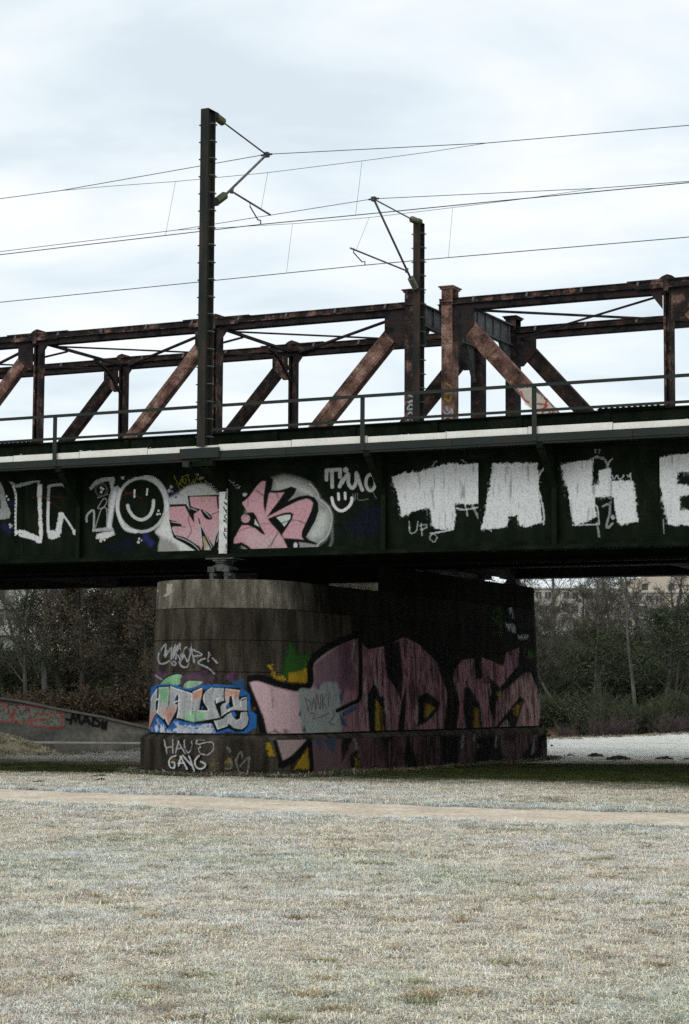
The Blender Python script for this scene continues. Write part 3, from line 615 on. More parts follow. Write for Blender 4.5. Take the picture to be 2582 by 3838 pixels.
def smooth(pts, closed, k=4):
    P = np.array(pts, float); n = len(P); o_ = []
    rng_ = range(n if closed else n-1)
    for i in rng_:
        g = (lambda j: P[j % n]) if closed else (lambda j: P[min(max(j, 0), n-1)])
        a, b, c, d = g(i-1), g(i), g(i+1), g(i+2)
        for t in np.arange(k)/k: o_.append(.5*(2*b+(c-a)*t+(2*a-5*b+4*c-d)*t*t+(3*b-a-3*c+d)*t**3))
    if not closed: o_.append(P[-1])
    return np.array(o_)
class Canvas:
    """grid of points on a real surface; traced outlines are composited as colour + cover at each grid point"""
    def __init__(s, surf, u0, u1, z0, z1, res, off, world=False):
        s.nu, s.nz = max(2, int((u1-u0)/res)+1), max(2, int((z1-z0)/res)+1)
        U, Z = np.meshgrid(np.linspace(u0, u1, s.nu), np.linspace(z0, z1, s.nz), indexing='ij'); s.L = surf(U, Z, off)
        P = s.L if world else bw(s.L[..., 0], s.L[..., 1], s.L[..., 2]); s.px, s.py = proj(P.reshape(-1, 3)); n = s.nu*s.nz
        s.U, s.Z = U.ravel(), Z.ravel(); s.c = np.zeros((n, 3)); s.a = np.zeros(n); s.wx = s.wy = None; s.jit = 0
        s.nx = (vnoise(s.U, s.Z, .035, 3)-.5)*2; s.ny = (vnoise(s.U, s.Z, .035, 4)-.5)*2; s.nb = vnoise(s.U, s.Z, .12, 6, 4); s.nv = vnoise(s.U*9, s.Z, .45, 7, 3)
    def xy(s, j): return s.px+s.nx*j, s.py+s.ny*j
    def comp(s, idx, al, col):
        al = np.clip(al, 0, 1); A = s.a[idx]; na = al+A*(1-al); k = np.where(na > 1e-6, al/np.maximum(na, 1e-6), 0)[:, None]
        s.c[idx] = s.c[idx]*(1-k)+np.array(col)*k; s.a[idx] = na
    def near(s, P, mg): return np.nonzero((s.px > P[:, 0].min()-mg) & (s.px < P[:, 0].max()+mg) & (s.py > P[:, 1].min()-mg) & (s.py < P[:, 1].max()+mg))[0]
    @staticmethod
    def sd(x, y, A, B):
        d = np.full(len(x), 1e9)
        for a, b in zip(A, B):
            v = b-a; q = max(v @ v, 1e-9); t = np.clip(((x-a[0])*v[0]+(y-a[1])*v[1])/q, 0, 1); d = np.minimum(d, (x-a[0]-v[0]*t)**2+(y-a[1]-v[1]*t)**2)
        return np.sqrt(d)
    def poly(s, pts, col, al=1, soft=1.2, jit=0, sm=False, blot=0):
        P = smooth(pts, True) if sm else np.array(pts, float); idx = s.near(P, soft+jit+3)
        if not len(idx): return s
        X, Y = s.xy(jit); x, y = X[idx], Y[idx]; ins = np.zeros(len(idx), bool); B = np.roll(P, -1, 0)
        for (x0, y0), (x1, y1) in zip(P, B):
            if y0 != y1: ins ^= ((y0 > y) != (y1 > y)) & (x < (x1-x0)*(y-y0)/(y1-y0)+x0)
        d = s.sd(x, y, P, B)*np.where(ins, 1, -1); w = np.clip(d/(2*soft)+.5, 0, 1)
        if blot: w = w*np.clip((s.nb[idx]-blot)*8+.5, 0, 1)
        s.comp(idx, w*al, col); return s
    def line(s, pts, w, col, al=1, soft=1.2, jit=0, sm=True, blot=0):
        P = smooth(pts, False) if sm and len(pts) > 2 else np.array(pts, float); idx = s.near(P, w+soft+jit+3)
        if not len(idx): return s
        X, Y = s.xy(jit); d = s.sd(X[idx], Y[idx], P[:-1], P[1:]); k = np.clip((w/2-d)/(2*soft)+.5, 0, 1)
        if blot: k = k*np.clip((s.nb[idx]-blot)*8+.5, 0, 1)
        s.comp(idx, k*al, col); return s
    def ell(s, cx, cy, rx, ry, col, al=1, soft=1.2, ring=0):
        t = np.linspace(0, 2*pi, 25); P = [(cx+rx*cos(a), cy+ry*sin(a)) for a in t]
        return s.line(P, ring, col, al, soft, sm=False) if ring else s.poly(P[:-1], col, al, soft)
    def grime(s, k, seed=0):       # runs of dirt down the paint
        n = vnoise(s.U*6, s.Z, .55, 90+seed, 4); k = k*np.clip((s.U-.5)/3.0, .12, 1) if s.U.max() > 5 else k; g = np.clip((n-.42)*4, 0, 1)*k; m = np.clip((vnoise(s.U, s.Z, .35, 95+seed, 4)-.5)*4, 0, 1)*k*.8
        s.c *= (1-np.maximum(g, m))[:, None]; s.a *= 1-np.clip((vnoise(s.U*3, s.Z, .12, 97+seed, 3)-.62)*6, 0, 1)*k; return s
    def build(s, name, parent, label):
        A = s.a.reshape(s.nu, s.nz); on = A > .03; cell = on[:-1, :-1] | on[1:, :-1] | on[:-1, 1:] | on[1:, 1:]
        ci, cj = np.nonzero(cell); k = ci*s.nz+cj; F = np.stack([k, k+s.nz, k+s.nz+1, k+1], 1); used = np.unique(F); mp_ = np.zeros(s.nu*s.nz, np.int64); mp_[used] = np.arange(len(used))
        o_ = npmesh(name, s.L.reshape(-1, 3)[used], mp_[F], PAINT, parent, np.concatenate([s.c, s.a[:, None]], 1)[used]); return tag(o_, label)
def plane_surf(y): return lambda U, Z, off: np.stack([U, np.full_like(U, y-off), Z], -1)
def pier_surf(U, Z, off):
    R = prad(Z)+off; x, y = pier_xy(U, R); return np.stack([x, y, Z], -1)
def plinth_surf(U, Z, off):
    x, y = pier_xy(U, np.full_like(Z, 1.78+off)); return np.stack([x, y, Z], -1)
WH = (.70, .71, .71); GR = (.36, .37, .37); BK = (.008, .009, .009); PK = (.52, .30, .33); PK2 = (.44, .27, .30)
web = plane_surf(0.)
def wcan(x0, x1, off=.006, z0=4.48, z1=6.02, res=.0125): return Canvas(web, x0, x1, z0, z1, res, off)
E1 = zm((0, 1660, 700, 2200), 1568); k1 = 700/1568
def S(c, z, k):           # shorthand drawing in the coordinates of one enlarged view
    class D: pass
    d = D()
    d.p = lambda pts, col, al=1, soft=1.2, jit=0, sm=False, blot=0: c.poly(z(pts), col, al, soft, jit, sm, blot)
    d.l = lambda pts, w, col, al=1, soft=1.2, jit=0, sm=True, blot=0: c.line(z(pts), w*k, col, al, soft, jit, sm, blot)
    d.e = lambda cx, cy, rx, ry, col, al=1, soft=1.2, ring=0: c.ell(*z([(cx, cy)])[0], rx*k, ry*k, col, al, soft, ring*k)
    return d
# -- white outline letters at the left
c = wcan(-7.6, -3.48, .016); d = S(c, E1, k1)
d.p([(-90, 330), (0, 315), (30, 385), (50, 490), (90, 590), (75, 635), (0, 645), (-120, 640), (-120, 560), (10, 555), (5, 480), (-90, 440)], GR, .85, 2, 3)
d.p([(75, 330), (95, 315), (130, 350), (300, 310), (325, 285), (342, 290), (328, 345), (300, 330), (170, 370), (120, 378)], GR, .9, 2, 3)
d.l([(112, 370), (133, 440), (130, 600), (130, 770)], 18, WH, .9)
d.p([(125, 740), (165, 725), (205, 735), (330, 785), (325, 700), (320, 560), (312, 400), (318, 345), (355, 350), (350, 460), (350, 600), (362, 760), (350, 840), (310, 840), (290, 820), (205, 795), (170, 790), (150, 765), (125, 775)], WH, .95, 1.5, 3)
d.l([(405, 750), (400, 600), (410, 400), (418, 362), (520, 350), (540, 362)], 24, GR, .95)
d.l([(408, 752), (403, 640), (408, 500)], 22, WH, .8)
d.l([(570, 388), (625, 450), (650, 490), (665, 465)], 13, WH, .8)
d.p([(465, 735), (495, 590), (515, 575), (535, 600), (515, 740), (500, 790), (440, 812), (405, 800), (400, 750), (390, 740), (410, 735)], WH, .9, 2, 4)
d.l([(525, 600), (570, 660), (630, 755)], 18, WH, .9); d.p([(605, 745), (640, 720), (665, 690), (668, 750), (640, 752), (630, 775), (615, 770)], WH, .9)
for q in ((55, 447), (70, 475), (82, 685), (97, 697), (86, 708)): d.e(*q, 9, 10, WH, .8)
for q in ((40, 290), (95, 510), (40, 705), (75, 740)): d.e(*q, 22, 28, (.03, .03, .12), .5, 8)
d.l([(270, 460), (430, 450), (560, 460)], 10, (.10, .035, .02), .5, 3); d.l([(330, 440), (440, 500), (500, 550)], 9, (.10, .035, .02), .4, 3)
c.build('graffiti_lettering', GB, 'white outlined letters left of the smiley face')
# -- number one and smiley
c = wcan(-3.42, -1.0, .006); d = S(c, E1, k1)
d.p([(750, 380), (800, 315), (870, 290), (955, 275), (965, 310), (950, 370), (990, 360), (1012, 380), (1000, 430), (970, 470), (950, 560), (935, 640), (935, 700), (955, 735), (900, 740), (775, 745), (780, 720), (895, 710), (905, 600), (910, 480), (930, 400), (920, 320), (850, 330), (790, 370), (760, 400)], (.42, .43, .43), .9, 2.5, 3)
d.l([(965, 420), (945, 520), (918, 700)], 34, WH, .75, 4)
d.l([(727, 660), (732, 605), (785, 568), (788, 690), (782, 738)], 18, GR, .9)
d.p([(805, 800), (812, 765), (880, 748), (960, 738), (962, 770), (900, 800), (840, 805)], WH, .85, 2, 4)
d.l([(802, 705), (850, 560), (893, 555), (895, 700)], 8, GR, .8); d.l([(820, 545), (868, 470), (898, 485), (870, 540), (825, 552)], 8, GR, .8); d.l([(820, 462), (905, 430)], 7, GR, .7)
d.e(850, 395, 48, 52, (.10, .10, .10), .7, 2, 18)
d.e(1188, 520, 205, 226, (.52, .53, .53), .85, 2, 26)
d.l([(1225, 285), (1320, 330), (1385, 430), (1405, 560), (1385, 680), (1330, 750)], 46, (.50, .51, .51), .9, 3); d.l([(1010, 400), (985, 540), (1015, 660), (1060, 725), (1140, 745)], 30, WH, .8, 2)
d.l([(1400, 500), (1405, 600), (1370, 700)], 34, WH, .7, 5)
d.l([(1130, 395), (1128, 455)], 15, WH, .95); d.l([(1237, 385), (1232, 435)], 15, WH, .95)
d.l([(1072, 525), (1085, 570), (1130, 625), (1190, 645), (1250, 615), (1283, 550), (1288, 485)], 28, (.55, .56, .56), .95)
for q, r_ in (((848, 378), 11), ((865, 388), 10), ((850, 412), 11), ((845, 822), 12), ((860, 808), 9), ((877, 815), 10), ((1168, 804), 9), ((1162, 833), 12), ((1188, 818), 6), ((1330, 570), 9), ((1321, 600), 10), ((1342, 596), 8), ((1437, 370), 13), ((1420, 403), 14), ((1445, 408), 7), ((1030, 290), 14), ((1042, 260), 7)): d.e(*q, r_, r_*1.1, WH, .75)
for q in ((1265, 840), (1225, 795)): d.e(*q, 26, 30, (.05, .05, .22), .6, 8)
d.l([(1010, 450), (1100, 420), (1190, 470)], 9, (.12, .04, .025), .5, 3); d.l([(1030, 400), (1110, 440)], 8, (.12, .04, .025), .5, 3)
d.p([(890, 890), (940, 850), (1100, 780), (1140, 900), (1000, 930), (900, 930)], (.012, .016, .03), .5, 10)
c.build('graffiti_lettering', GB, 'white outlined smiley face with a number one beside it')
# -- pink piece left of the white stiffener
E2 = zm((560, 1740, 900, 2110), 1568); k2 = 340/1568
c = wcan(-1.75, -.03, .011, 4.40, 6.0); d = S(c, E2, k2)
d.p([(330, 600), (430, 520), (530, 470), (650, 380), (800, 345), (950, 335), (1080, 410), (1160, 490), (1300, 520), (1300, 1590), (870, 1600), (150, 1600), (160, 1400), (190, 1290), (100, 1150), (280, 1000), (340, 900), (345, 700)], (.50, .51, .50), .85, 5)
d.p([(250, 900), (345, 800), (400, 1200), (700, 1360), (850, 1560), (560, 1560), (480, 1380), (330, 1300), (120, 1180)], (.68, .68, .66), .8, 8)
d.p([(200, 1290), (330, 1310), (470, 1400), (560, 1600), (140, 1600), (165, 1400)], (.22, .21, .18), .55, 6)
d.p([(345, 730), (620, 710), (700, 790), (695, 555), (1290, 555), (1290, 1080), (1180, 1200), (1115, 1410), (870, 1030), (840, 930), (870, 1100), (905, 1460), (760, 1340), (640, 1280), (450, 1220), (395, 1080), (345, 960)], PK, 1, 1.5)
d.p([(650, 1050), (900, 1150), (950, 1450), (720, 1330), (500, 1210)], (.55, .42, .42), .5, 12); d.p([(1130, 1000), (1290, 1080), (1240, 1300), (1100, 1500), (1060, 1300)], (.48, .44, .42), .5, 10)
d.p([(655, 545), (700, 545), (1160, 525), (1290, 530), (1290, 552), (1192, 552), (1195, 620), (1205, 765), (1180, 770), (1165, 640), (1160, 555), (700, 562), (692, 570), (715, 720), (760, 745), (880, 775), (860, 800), (770, 860), (770, 1020), (690, 880), (610, 722), (350, 738), (345, 695), (590, 685), (640, 690), (695, 790), (665, 600)], BK)
d.p([(885, 785), (920, 785), (1000, 830), (1060, 880), (1085, 920), (1075, 950), (1020, 960), (960, 930), (910, 850)], BK, sm=True)
d.p([(335, 955), (430, 980), (540, 1015), (562, 1078), (400, 1075), (390, 1110), (440, 1225), (470, 1228), (600, 1260), (740, 1340), (860, 1420), (905, 1480), (905, 1300), (870, 1060), (835, 920), (860, 940), (890, 1040), (1000, 1240), (1112, 1420), (1150, 1250), (1200, 1150), (1290, 1040), (1290, 1180), (1210, 1290), (1190, 1440), (1150, 1570), (1090, 1570), (1060, 1470), (960, 1290), (920, 1240), (945, 1400), (950, 1600), (880, 1600), (800, 1500), (600, 1370), (480, 1310), (415, 1270), (370, 1100)], BK)
for q in ([(470, 1255), (600, 1300), (760, 1390), (860, 1490)], [(875, 1040), (915, 1420)], [(890, 1050), (980, 1230), (1080, 1440)], [(1165, 1340), (1200, 1210), (1270, 1110)], [(715, 760), (820, 800)], [(930, 800), (1050, 920)], [(380, 995), (540, 1022)]): d.l(q, 11, (.6, .62, .62), .9, 1)
for q in ([(690, 880), (672, 970), (720, 1100), (722, 1170), (650, 1290)], [(1065, 875), (1230, 800), (1290, 765)], [(1215, 820), (1225, 850), (1290, 825)], [(560, 1078), (625, 1085)]): d.l(q, 11, BK, 1, 1)
d.p([(925, 1260), (960, 1250), (1000, 1400), (970, 1490), (950, 1420)], (.35, .25, .06), .8, 3)
for q in ([(410, 160), (470, 300), (535, 440)], [(520, 350), (570, 210), (560, 300)], [(510, 330), (590, 390)], [(570, 310), (605, 250), (635, 280), (590, 330), (640, 330)], [(625, 90), (660, 180), (700, 340)], [(565, 222), (690, 178)], [(730, 340), (760, 270), (780, 330), (820, 240), (900, 310)], [(900, 560), (930, 690), (1010, 470), (1050, 570)]): d.l(q, 12, (.30, .27, .02), .7, 1.5)
for q, r_ in (((380, 390), 26), ((342, 460), 26), ((395, 472), 13)): d.e(*q, r_, r_, (.30, .31, .32), .7, 2)
d.e(458, 570, 20, 22, (.03, .02, .10), .9); d.p([(330, 500), (520, 440), (520, 520), (400, 560)], (.03, .03, .09), .6, 5)
for q in ([(790, 180), (850, 160), (820, 205)], [(870, 225), (940, 235), (880, 255), (870, 225)], [(960, 290), (1010, 325)], [(1015, 345), (1060, 340), (1075, 370), (1030, 375)], [(1080, 390), (1130, 380)], [(1100, 430), (1190, 410)], [(1130, 460), (1210, 450)]): d.l(q, 12, (.42, .42, .40), .8, 1)
c.build('graffiti_lettering', GB, 'pink black-outlined graffiti letters left of the white stiffener')
# -- black writing on the white stiffener
c = Canvas(plane_surf(-.165), -.110, .066, 4.375, 5.655, .009, .004); d = S(c, E2, k2)
for q in ([(1325, 500), (1312, 600)], [(1345, 480), (1340, 610)], [(1288, 655), (1350, 715), (1328, 668), (1372, 725), (1385, 620)], [(1282, 740), (1335, 845)], [(1375, 760), (1320, 800), (1408, 832)], [(1375, 860), (1310, 880), (1300, 915), (1340, 945), (1370, 910), (1350, 880)], [(1282, 970), (1362, 958), (1340, 1000), (1288, 985)], [(1325, 1000), (1362, 1052)], [(1300, 1095), (1300, 1160), (1360, 1155)], [(1300, 1122), (1350, 1120)], [(1360, 1085), (1345, 1130)], [(1283, 1190), (1335, 1295), (1345, 1220), (1352, 1372), (1370, 1250), (1392, 1170), (1432, 1150)], [(1385, 1330), (1400, 1210), (1430, 1170)], [(1325, 1380), (1327, 1450)], [(1345, 1370), (1358, 1470)]): d.l(q, 15, BK, .97, 1, sm=len(q) > 4)
d.p([(1355, 1490), (1425, 1485), (1428, 1560), (1360, 1560)], (.10, .035, .015), .9, 3, 4); d.p([(1400, 1320), (1430, 1310), (1425, 1420), (1395, 1400)], (.22, .10, .04), .7, 3, 6); d.p([(1280, 1480), (1330, 1490), (1310, 1570), (1280, 1570)], (.30, .20, .08), .5, 4, 6, blot=.45)
c.build('graffiti_lettering', GB, 'black letters running down the white stiffener')
# -- pink piece right of the white stiffener
E3 = zm((850, 1740, 1290, 2110), 1568); k3 = 440/1568
c = wcan(.0, 2.35, .006, 4.40, 6.0); d = S(c, E3, k3)
d.p([(590, 190), (760, 140), (950, 180), (1110, 245), (1200, 360), (1250, 460), (1370, 570), (1410, 680), (1400, 860), (1320, 1010), (1220, 1080), (1185, 1190), (900, 1205), (400, 1200), (250, 1205), (200, 1100), (200, 800), (300, 500), (450, 250)], (.30, .31, .29), .9, 9)
d.p([(650, 230), (850, 230), (1000, 290), (1130, 360), (1200, 500), (1100, 420), (900, 330), (650, 350)], (.55, .56, .53), .7, 9); d.p([(1230, 640), (1330, 640), (1340, 800), (1280, 950), (1140, 1010), (1090, 940), (1180, 800)], (.50, .53, .50), .85, 12)
d.l([(1110, 260), (1210, 380), (1235, 460), (1330, 540), (1390, 640), (1400, 780), (1340, 960), (1220, 1070), (1190, 1180)], 18, (.55, .56, .55), .7, 2); d.l([(1410, 880), (1400, 1040), (1335, 1175)], 34, (.20, .21, .20), .6, 4)
d.p([(200, 515), (300, 420), (440, 240), (530, 215), (560, 370), (770, 375), (700, 480), (820, 520), (960, 470), (1080, 455), (1150, 500), (1120, 640), (1010, 900), (1005, 1000), (760, 990), (800, 1100), (805, 1200), (410, 1195), (300, 1110), (190, 1050), (90, 1060), (100, 980), (190, 820), (190, 700), (280, 640)], (.54, .31, .34), 1, 1.5)
d.p([(250, 880), (450, 930), (700, 960), (790, 1190), (420, 1190), (250, 1060)], (.56, .44, .44), .5, 14); d.p([(560, 1020), (640, 1010), (690, 1150), (560, 1150)], (.30, .28, .28), .35, 10)
d.p([(170, 520), (280, 400), (360, 280), (450, 195), (560, 165), (620, 195), (600, 330), (560, 400), (530, 560), (515, 650), (490, 560), (490, 440), (520, 230), (470, 220), (390, 300), (310, 420), (260, 470), (200, 515)], BK, 1, 2)
d.p([(580, 350), (700, 350), (800, 320), (860, 295), (935, 325), (900, 400), (820, 490), (960, 430), (1080, 412), (1170, 440), (1220, 510), (1225, 620), (1180, 760), (1110, 880), (1060, 970), (1100, 1010), (1210, 1055), (1190, 1075), (1050, 1050), (960, 1040), (975, 1100), (940, 1145), (890, 1130), (880, 1195), (820, 1200), (805, 1100), (750, 990), (690, 900), (600, 800), (545, 730), (640, 690), (760, 650), (850, 640), (890, 665), (870, 740), (800, 850), (740, 940), (760, 985), (960, 1000), (1030, 1010), (1000, 970), (1000, 900), (1060, 770), (1130, 620), (1155, 520), (1110, 470), (1060, 460), (950, 490), (790, 570), (640, 650), (530, 710), (600, 610), (700, 480), (770, 375), (640, 385), (570, 375)], BK, 1, 1.8)
d.p([(660, 710), (760, 680), (850, 672), (850, 720), (770, 832), (720, 770)], (.56, .60, .56)); d.l([(735, 785), (830, 755)], 16, BK, .8, 2); d.e(917, 1083, 27, 40, (.56, .57, .54))
d.p([(280, 645), (355, 640), (390, 690), (450, 830), (510, 930), (505, 945), (470, 930), (370, 850), (280, 815), (200, 815), (150, 890), (120, 960), (85, 1000), (85, 900), (130, 820), (180, 780), (185, 680)], BK, 1, 1.8); d.e(250, 725, 60, 58, (.48, .30, .33)); d.p([(375, 730), (437, 836), (370, 802)], (.56, .58, .56))
d.p([(85, 1150), (120, 1070), (190, 1040), (270, 1080), (340, 1140), (420, 1200), (330, 1205), (270, 1130), (200, 1085), (140, 1100), (130, 1160), (100, 1190)], BK, 1, 1.8); d.p([(215, 1130), (250, 1140), (290, 1200), (230, 1200)], (.34, .24, .05), .8, 3)
for q in ([(380, 345), (490, 430)], [(400, 350), (490, 410)], [(660, 392), (690, 490)], [(670, 392), (712, 460)], [(450, 792), (600, 800)], [(870, 742), (960, 755), (1050, 780)], [(960, 755), (1045, 805)], [(680, 910), (600, 1050), (510, 1150)], [(690, 910), (610, 1050), (570, 1140)], [(150, 900), (280, 845), (370, 850)], [(282, 430), (283, 570)], [(195, 745), (240, 690), (290, 675)]): d.l(q, 7, BK, .85, 1)
for q in ([(-10, 180), (60, 230)], [(50, 250), (100, 240), (80, 280)], [(100, 290), (150, 270)], [(120, 320), (180, 290), (150, 330)]): d.l(q, 9, (.42, .42, .4), .8, 1)
d.p([(210, 390), (250, 380), (275, 395), (250, 430), (215, 425)], (.42, .46, .46), .9, 2)
c.build('graffiti_lettering', GB, 'large pink black-outlined letter right of the white stiffener')
# -- TIMO and smile
E5 = zm((600, 1660, 1450, 2200), 1568); k5 = 850/1568
c = wcan(1.9, 3.40, .009, 4.6, 6.05); d = S(c, E5, k5); tw = (.50, .51, .50)
for q in ([(1150, 255), (1150, 190), (1245, 184)], [(1187, 192), (1190, 305)], [(1245, 184), (1242, 235)], [(1262, 250), (1240, 302)], [(1255, 280), (1300, 215), (1302, 280), (1330, 312), (1355, 270), (1357, 208), (1380, 280), (1398, 325)]): d.l(q, 25, tw, .95, 1.5, sm=len(q) > 4)
d.e(1283, 187, 19, 20, tw); d.e(1455, 274, 32, 56, tw, .95, 1.5, 22)
d.l([(1232, 350), (1235, 392)], 18, WH, .95); d.l([(1278, 345), (1280, 387)], 18, WH, .95)
d.l([(1187, 380), (1200, 430), (1230, 463), (1265, 468), (1305, 440), (1324, 405), (1325, 380)], 21, WH, .95)
for q in ([(1330, 350), (1345, 400), (1350, 350)], [(1365, 350), (1370, 395), (1440, 388)], [(1450, 300), (1495, 385)]): d.l(q, 6, GR, .4, 1.5)
d.l([(1215, 565), (1255, 575)], 14, BK, .7, 3); d.l([(1250, 600), (1290, 570), (1310, 610), (1270, 620)], 14, (.010, .014, .02), .7, 4); d.p([(1300, 520), (1420, 450), (1560, 420), (1540, 640), (1330, 640)], (.012, .015, .028), .55, 14)
c.build('graffiti_lettering', GB, 'white TIMO tag above a smile')
# -- rolled white block letters
E4 = zm((1400, 1600, 2582, 2200), 1568); k4 = 1182/1568; RW = (.72, .74, .74)
for x0, x1, lab, polys, lines in (
    (3.47, 5.35, 'rolled white block letter T', [[(88, 250), (140, 236), (180, 226), (220, 226), (290, 205), (350, 190), (380, 180), (450, 186), (545, 178), (545, 250), (545, 380), (470, 385), (405, 380), (408, 440), (400, 505), (350, 510), (300, 505), (285, 440), (280, 400), (230, 412), (180, 430), (140, 450), (130, 400), (115, 320)]],
     [([(178, 470), (180, 520), (195, 530), (215, 510), (220, 470)], 6, .45), ([(235, 480), (242, 540)], 6, .45), ([(230, 490), (260, 485), (262, 500), (235, 510)], 6, .45), ([(290, 200), (320, 160), (370, 145), (420, 150), (462, 182)], 9, .25), ([(455, 380), (467, 442)], 6, .6), ([(490, 388), (525, 460)], 12, .3), ([(415, 405), (450, 412), (520, 400)], 8, .6), ([(280, 545), (297, 533), (315, 550), (300, 572), (282, 560), (280, 545)], 5, .45), ([(285, 530), (340, 522), (395, 508)], 8, .7), ([(160, 225), (130, 245), (270, 225)], 6, .8), ([(480, 190), (545, 180)], 9, .8), ([(570, 270), (545, 350), (560, 400)], 9, .2)]),
    (5.3, 6.86, 'rolled white block letter A', [[(592, 182), (675, 178), (673, 340), (668, 495), (600, 508), (536, 508), (558, 400), (580, 280)], [(675, 180), (816, 182), (820, 300), (836, 470), (760, 495), (722, 487), (715, 442), (670, 445), (672, 300)]],
     [([(845, 205), (815, 270), (838, 380), (848, 450), (846, 485)], 7, .8), ([(745, 497), (840, 470)], 9, .8), ([(595, 185), (680, 195), (750, 190), (815, 185)], 9, .8), ([(560, 500), (585, 518)], 6, .7)]),
    (6.93, 8.47, 'rolled white block letter H', [[(930, 190), (975, 178), (1040, 170), (1095, 165), (1085, 220), (1085, 290), (1120, 290), (1120, 215), (1175, 205), (1182, 270), (1292, 265), (1300, 330), (1315, 470), (1225, 490), (1205, 455), (1195, 345), (1140, 345), (1100, 350), (1100, 400), (1110, 445), (1065, 470), (1000, 488), (985, 440), (970, 340), (955, 280)]],
     [([(1140, 395), (1168, 385), (1175, 415), (1158, 500), (1190, 480)], 10, .35), ([(1190, 445), (1191, 452)], 15, .5), ([(1112, 480), (1125, 570)], 13, .28), ([(1185, 240), (1195, 260), (1210, 240), (1225, 260), (1245, 240)], 5, .7), ([(1262, 240), (1272, 250), (1277, 230), (1280, 268)], 5, .7), ([(1070, 168), (1110, 150), (1150, 165), (1165, 205)], 12, .35), ([(1103, 100), (1103, 130)], 8, .35), ([(1126, 90), (1122, 128)], 8, .35), ([(1090, 390), (1112, 400), (1122, 485)], 6, .7), ([(990, 488), (1110, 485)], 7, .7), ([(1210, 470), (1310, 470)], 6, .7), ([(1185, 160), (1165, 185)], 8, .5)]),
    (8.86, 10.33, 'rolled white block letter E at the right edge', [[(1415, 160), (1440, 148), (1568, 130), (1700, 125), (1700, 215), (1568, 222), (1510, 225), (1510, 285), (1568, 290), (1680, 290), (1680, 335), (1568, 340), (1520, 345), (1525, 415), (1568, 415), (1700, 405), (1700, 480), (1568, 485), (1500, 490), (1462, 482), (1440, 380), (1425, 290), (1410, 220)]],
     [([(1440, 460), (1443, 530)], 4, .5), ([(1520, 480), (1600, 490)], 8, .7)])):
    c = wcan(x0, x1, .006 if x0 != 6.93 else .018, 4.48, 6.1); d = S(c, E4, k4)
    sv_ = c.nb; c.nb = c.nv
    for q in polys: d.p(q, RW, .97, 2.0, 6); d.p(q, (.55, .58, .58), .4, 5, 12, blot=.5); d.p([(a*.96+q[0][0]*.04, b*.92+.08*350) for a, b in q], (.78, .79, .79), .35, 8, 20, blot=.52); d.p(q, (.05, .055, .05), .5, 2, 10, blot=.74)
    c.nb = sv_
    for q, w, al in lines: d.l(q, w, RW, al, 1.6, 3)
    c.build('graffiti_lettering', GB, lab)

# -- HALEY style piece on the rounded pier end
E6 = zm((540, 2400, 1000, 2900), 1568); k6 = 460/1568; E7 = zm((520, 2130, 1320, 2950), 1568); k7 = 800/1568; E8 = zm((1280, 2130, 2100, 2950), 1568); k8 = 820/1568
SV = (.40, .41, .41); BL = (.03, .145, .42); GN = (.25, .50, .27); OG = (.60, .28, .19)
c = Canvas(pier_surf, -4.4, -.15, .86, 2.05, .011, .006); d = S(c, E6, k6)
d.p([(100, 420), (330, 400), (700, 440), (1100, 430), (1250, 500), (1100, 580), (600, 600), (200, 560)], (.16, .10, .14), .45, 12, blot=.45)
for q in ((190, 415), (660, 440), (770, 395), (1135, 430), (1110, 480)): d.e(*q, 40, 22, (.16, .05, .16), .6, 6)
d.p([(200, 555), (250, 500), (330, 455), (400, 432), (482, 440), (460, 500), (455, 560), (330, 590)], GN, .9, 2, sm=True); d.p([(510, 565), (560, 520), (640, 518), (745, 525), (720, 560), (620, 605), (520, 612)], (.32, .48, .33), .9, 2, sm=True)
d.l([(195, 560), (260, 490), (340, 445), (440, 425), (505, 440)], 16, BK, .9); d.l([(510, 548), (560, 514), (650, 510), (745, 520)], 10, BK, .8); d.l([(145, 450), (225, 500)], 16, (.5, .5, .48), .6, 2)
d.p([(90, 600), (170, 560), (330, 555), (450, 585), (560, 625), (740, 570), (900, 560), (1150, 575), (1260, 620), (1350, 690), (1360, 900), (1440, 950), (1430, 1120), (1300, 1190), (1070, 1165), (920, 1200), (300, 1190), (70, 1180), (75, 900), (72, 740)], BL, .95, 3)
d.p([(1120, 530), (1270, 495), (1285, 600), (1240, 690), (1180, 600)], (.03, .10, .22), .9, 4); d.p([(1330, 870), (1420, 860), (1400, 960), (1350, 980)], (.32, .22, .12), .6, 5, blot=.45)
d.p([(100, 1110), (170, 1060), (240, 1090), (330, 1150), (500, 1100), (650, 1130), (860, 1090), (900, 1180), (600, 1200), (110, 1190)], (.62, .63, .62), .85, 4, 14, blot=.42)
for q in ([(380, 1040), (450, 1110)], [(430, 1050), (470, 1110)], [(520, 1090), (640, 1110)], [(660, 1100), (850, 1075)], [(720, 1120), (780, 1100)], [(170, 1010), (180, 1060)]): d.l(q, 20, (.6, .6, .58), .7, 2, 6)
d.p([(85, 740), (165, 588), (330, 575), (460, 620), (600, 645), (745, 588), (770, 640), (880, 592), (1230, 608), (1225, 720), (1320, 700), (1325, 900), (1348, 1000), (1332, 1090), (1270, 1165), (1170, 1168), (1070, 1125), (920, 1175), (865, 1060), (640, 1065), (500, 1035), (390, 1005), (300, 1125), (230, 1025), (150, 945), (62, 1175), (72, 900)], BK, 1, 1.6)
d.p([(85, 770), (110, 700), (165, 620), (165, 740), (192, 745), (150, 775), (150, 880), (170, 912), (130, 960), (80, 1080), (64, 1140), (75, 930)], SV); d.p([(76, 960), (150, 900), (168, 912), (130, 960), (80, 1080), (64, 1140)], OG, .8, 4)
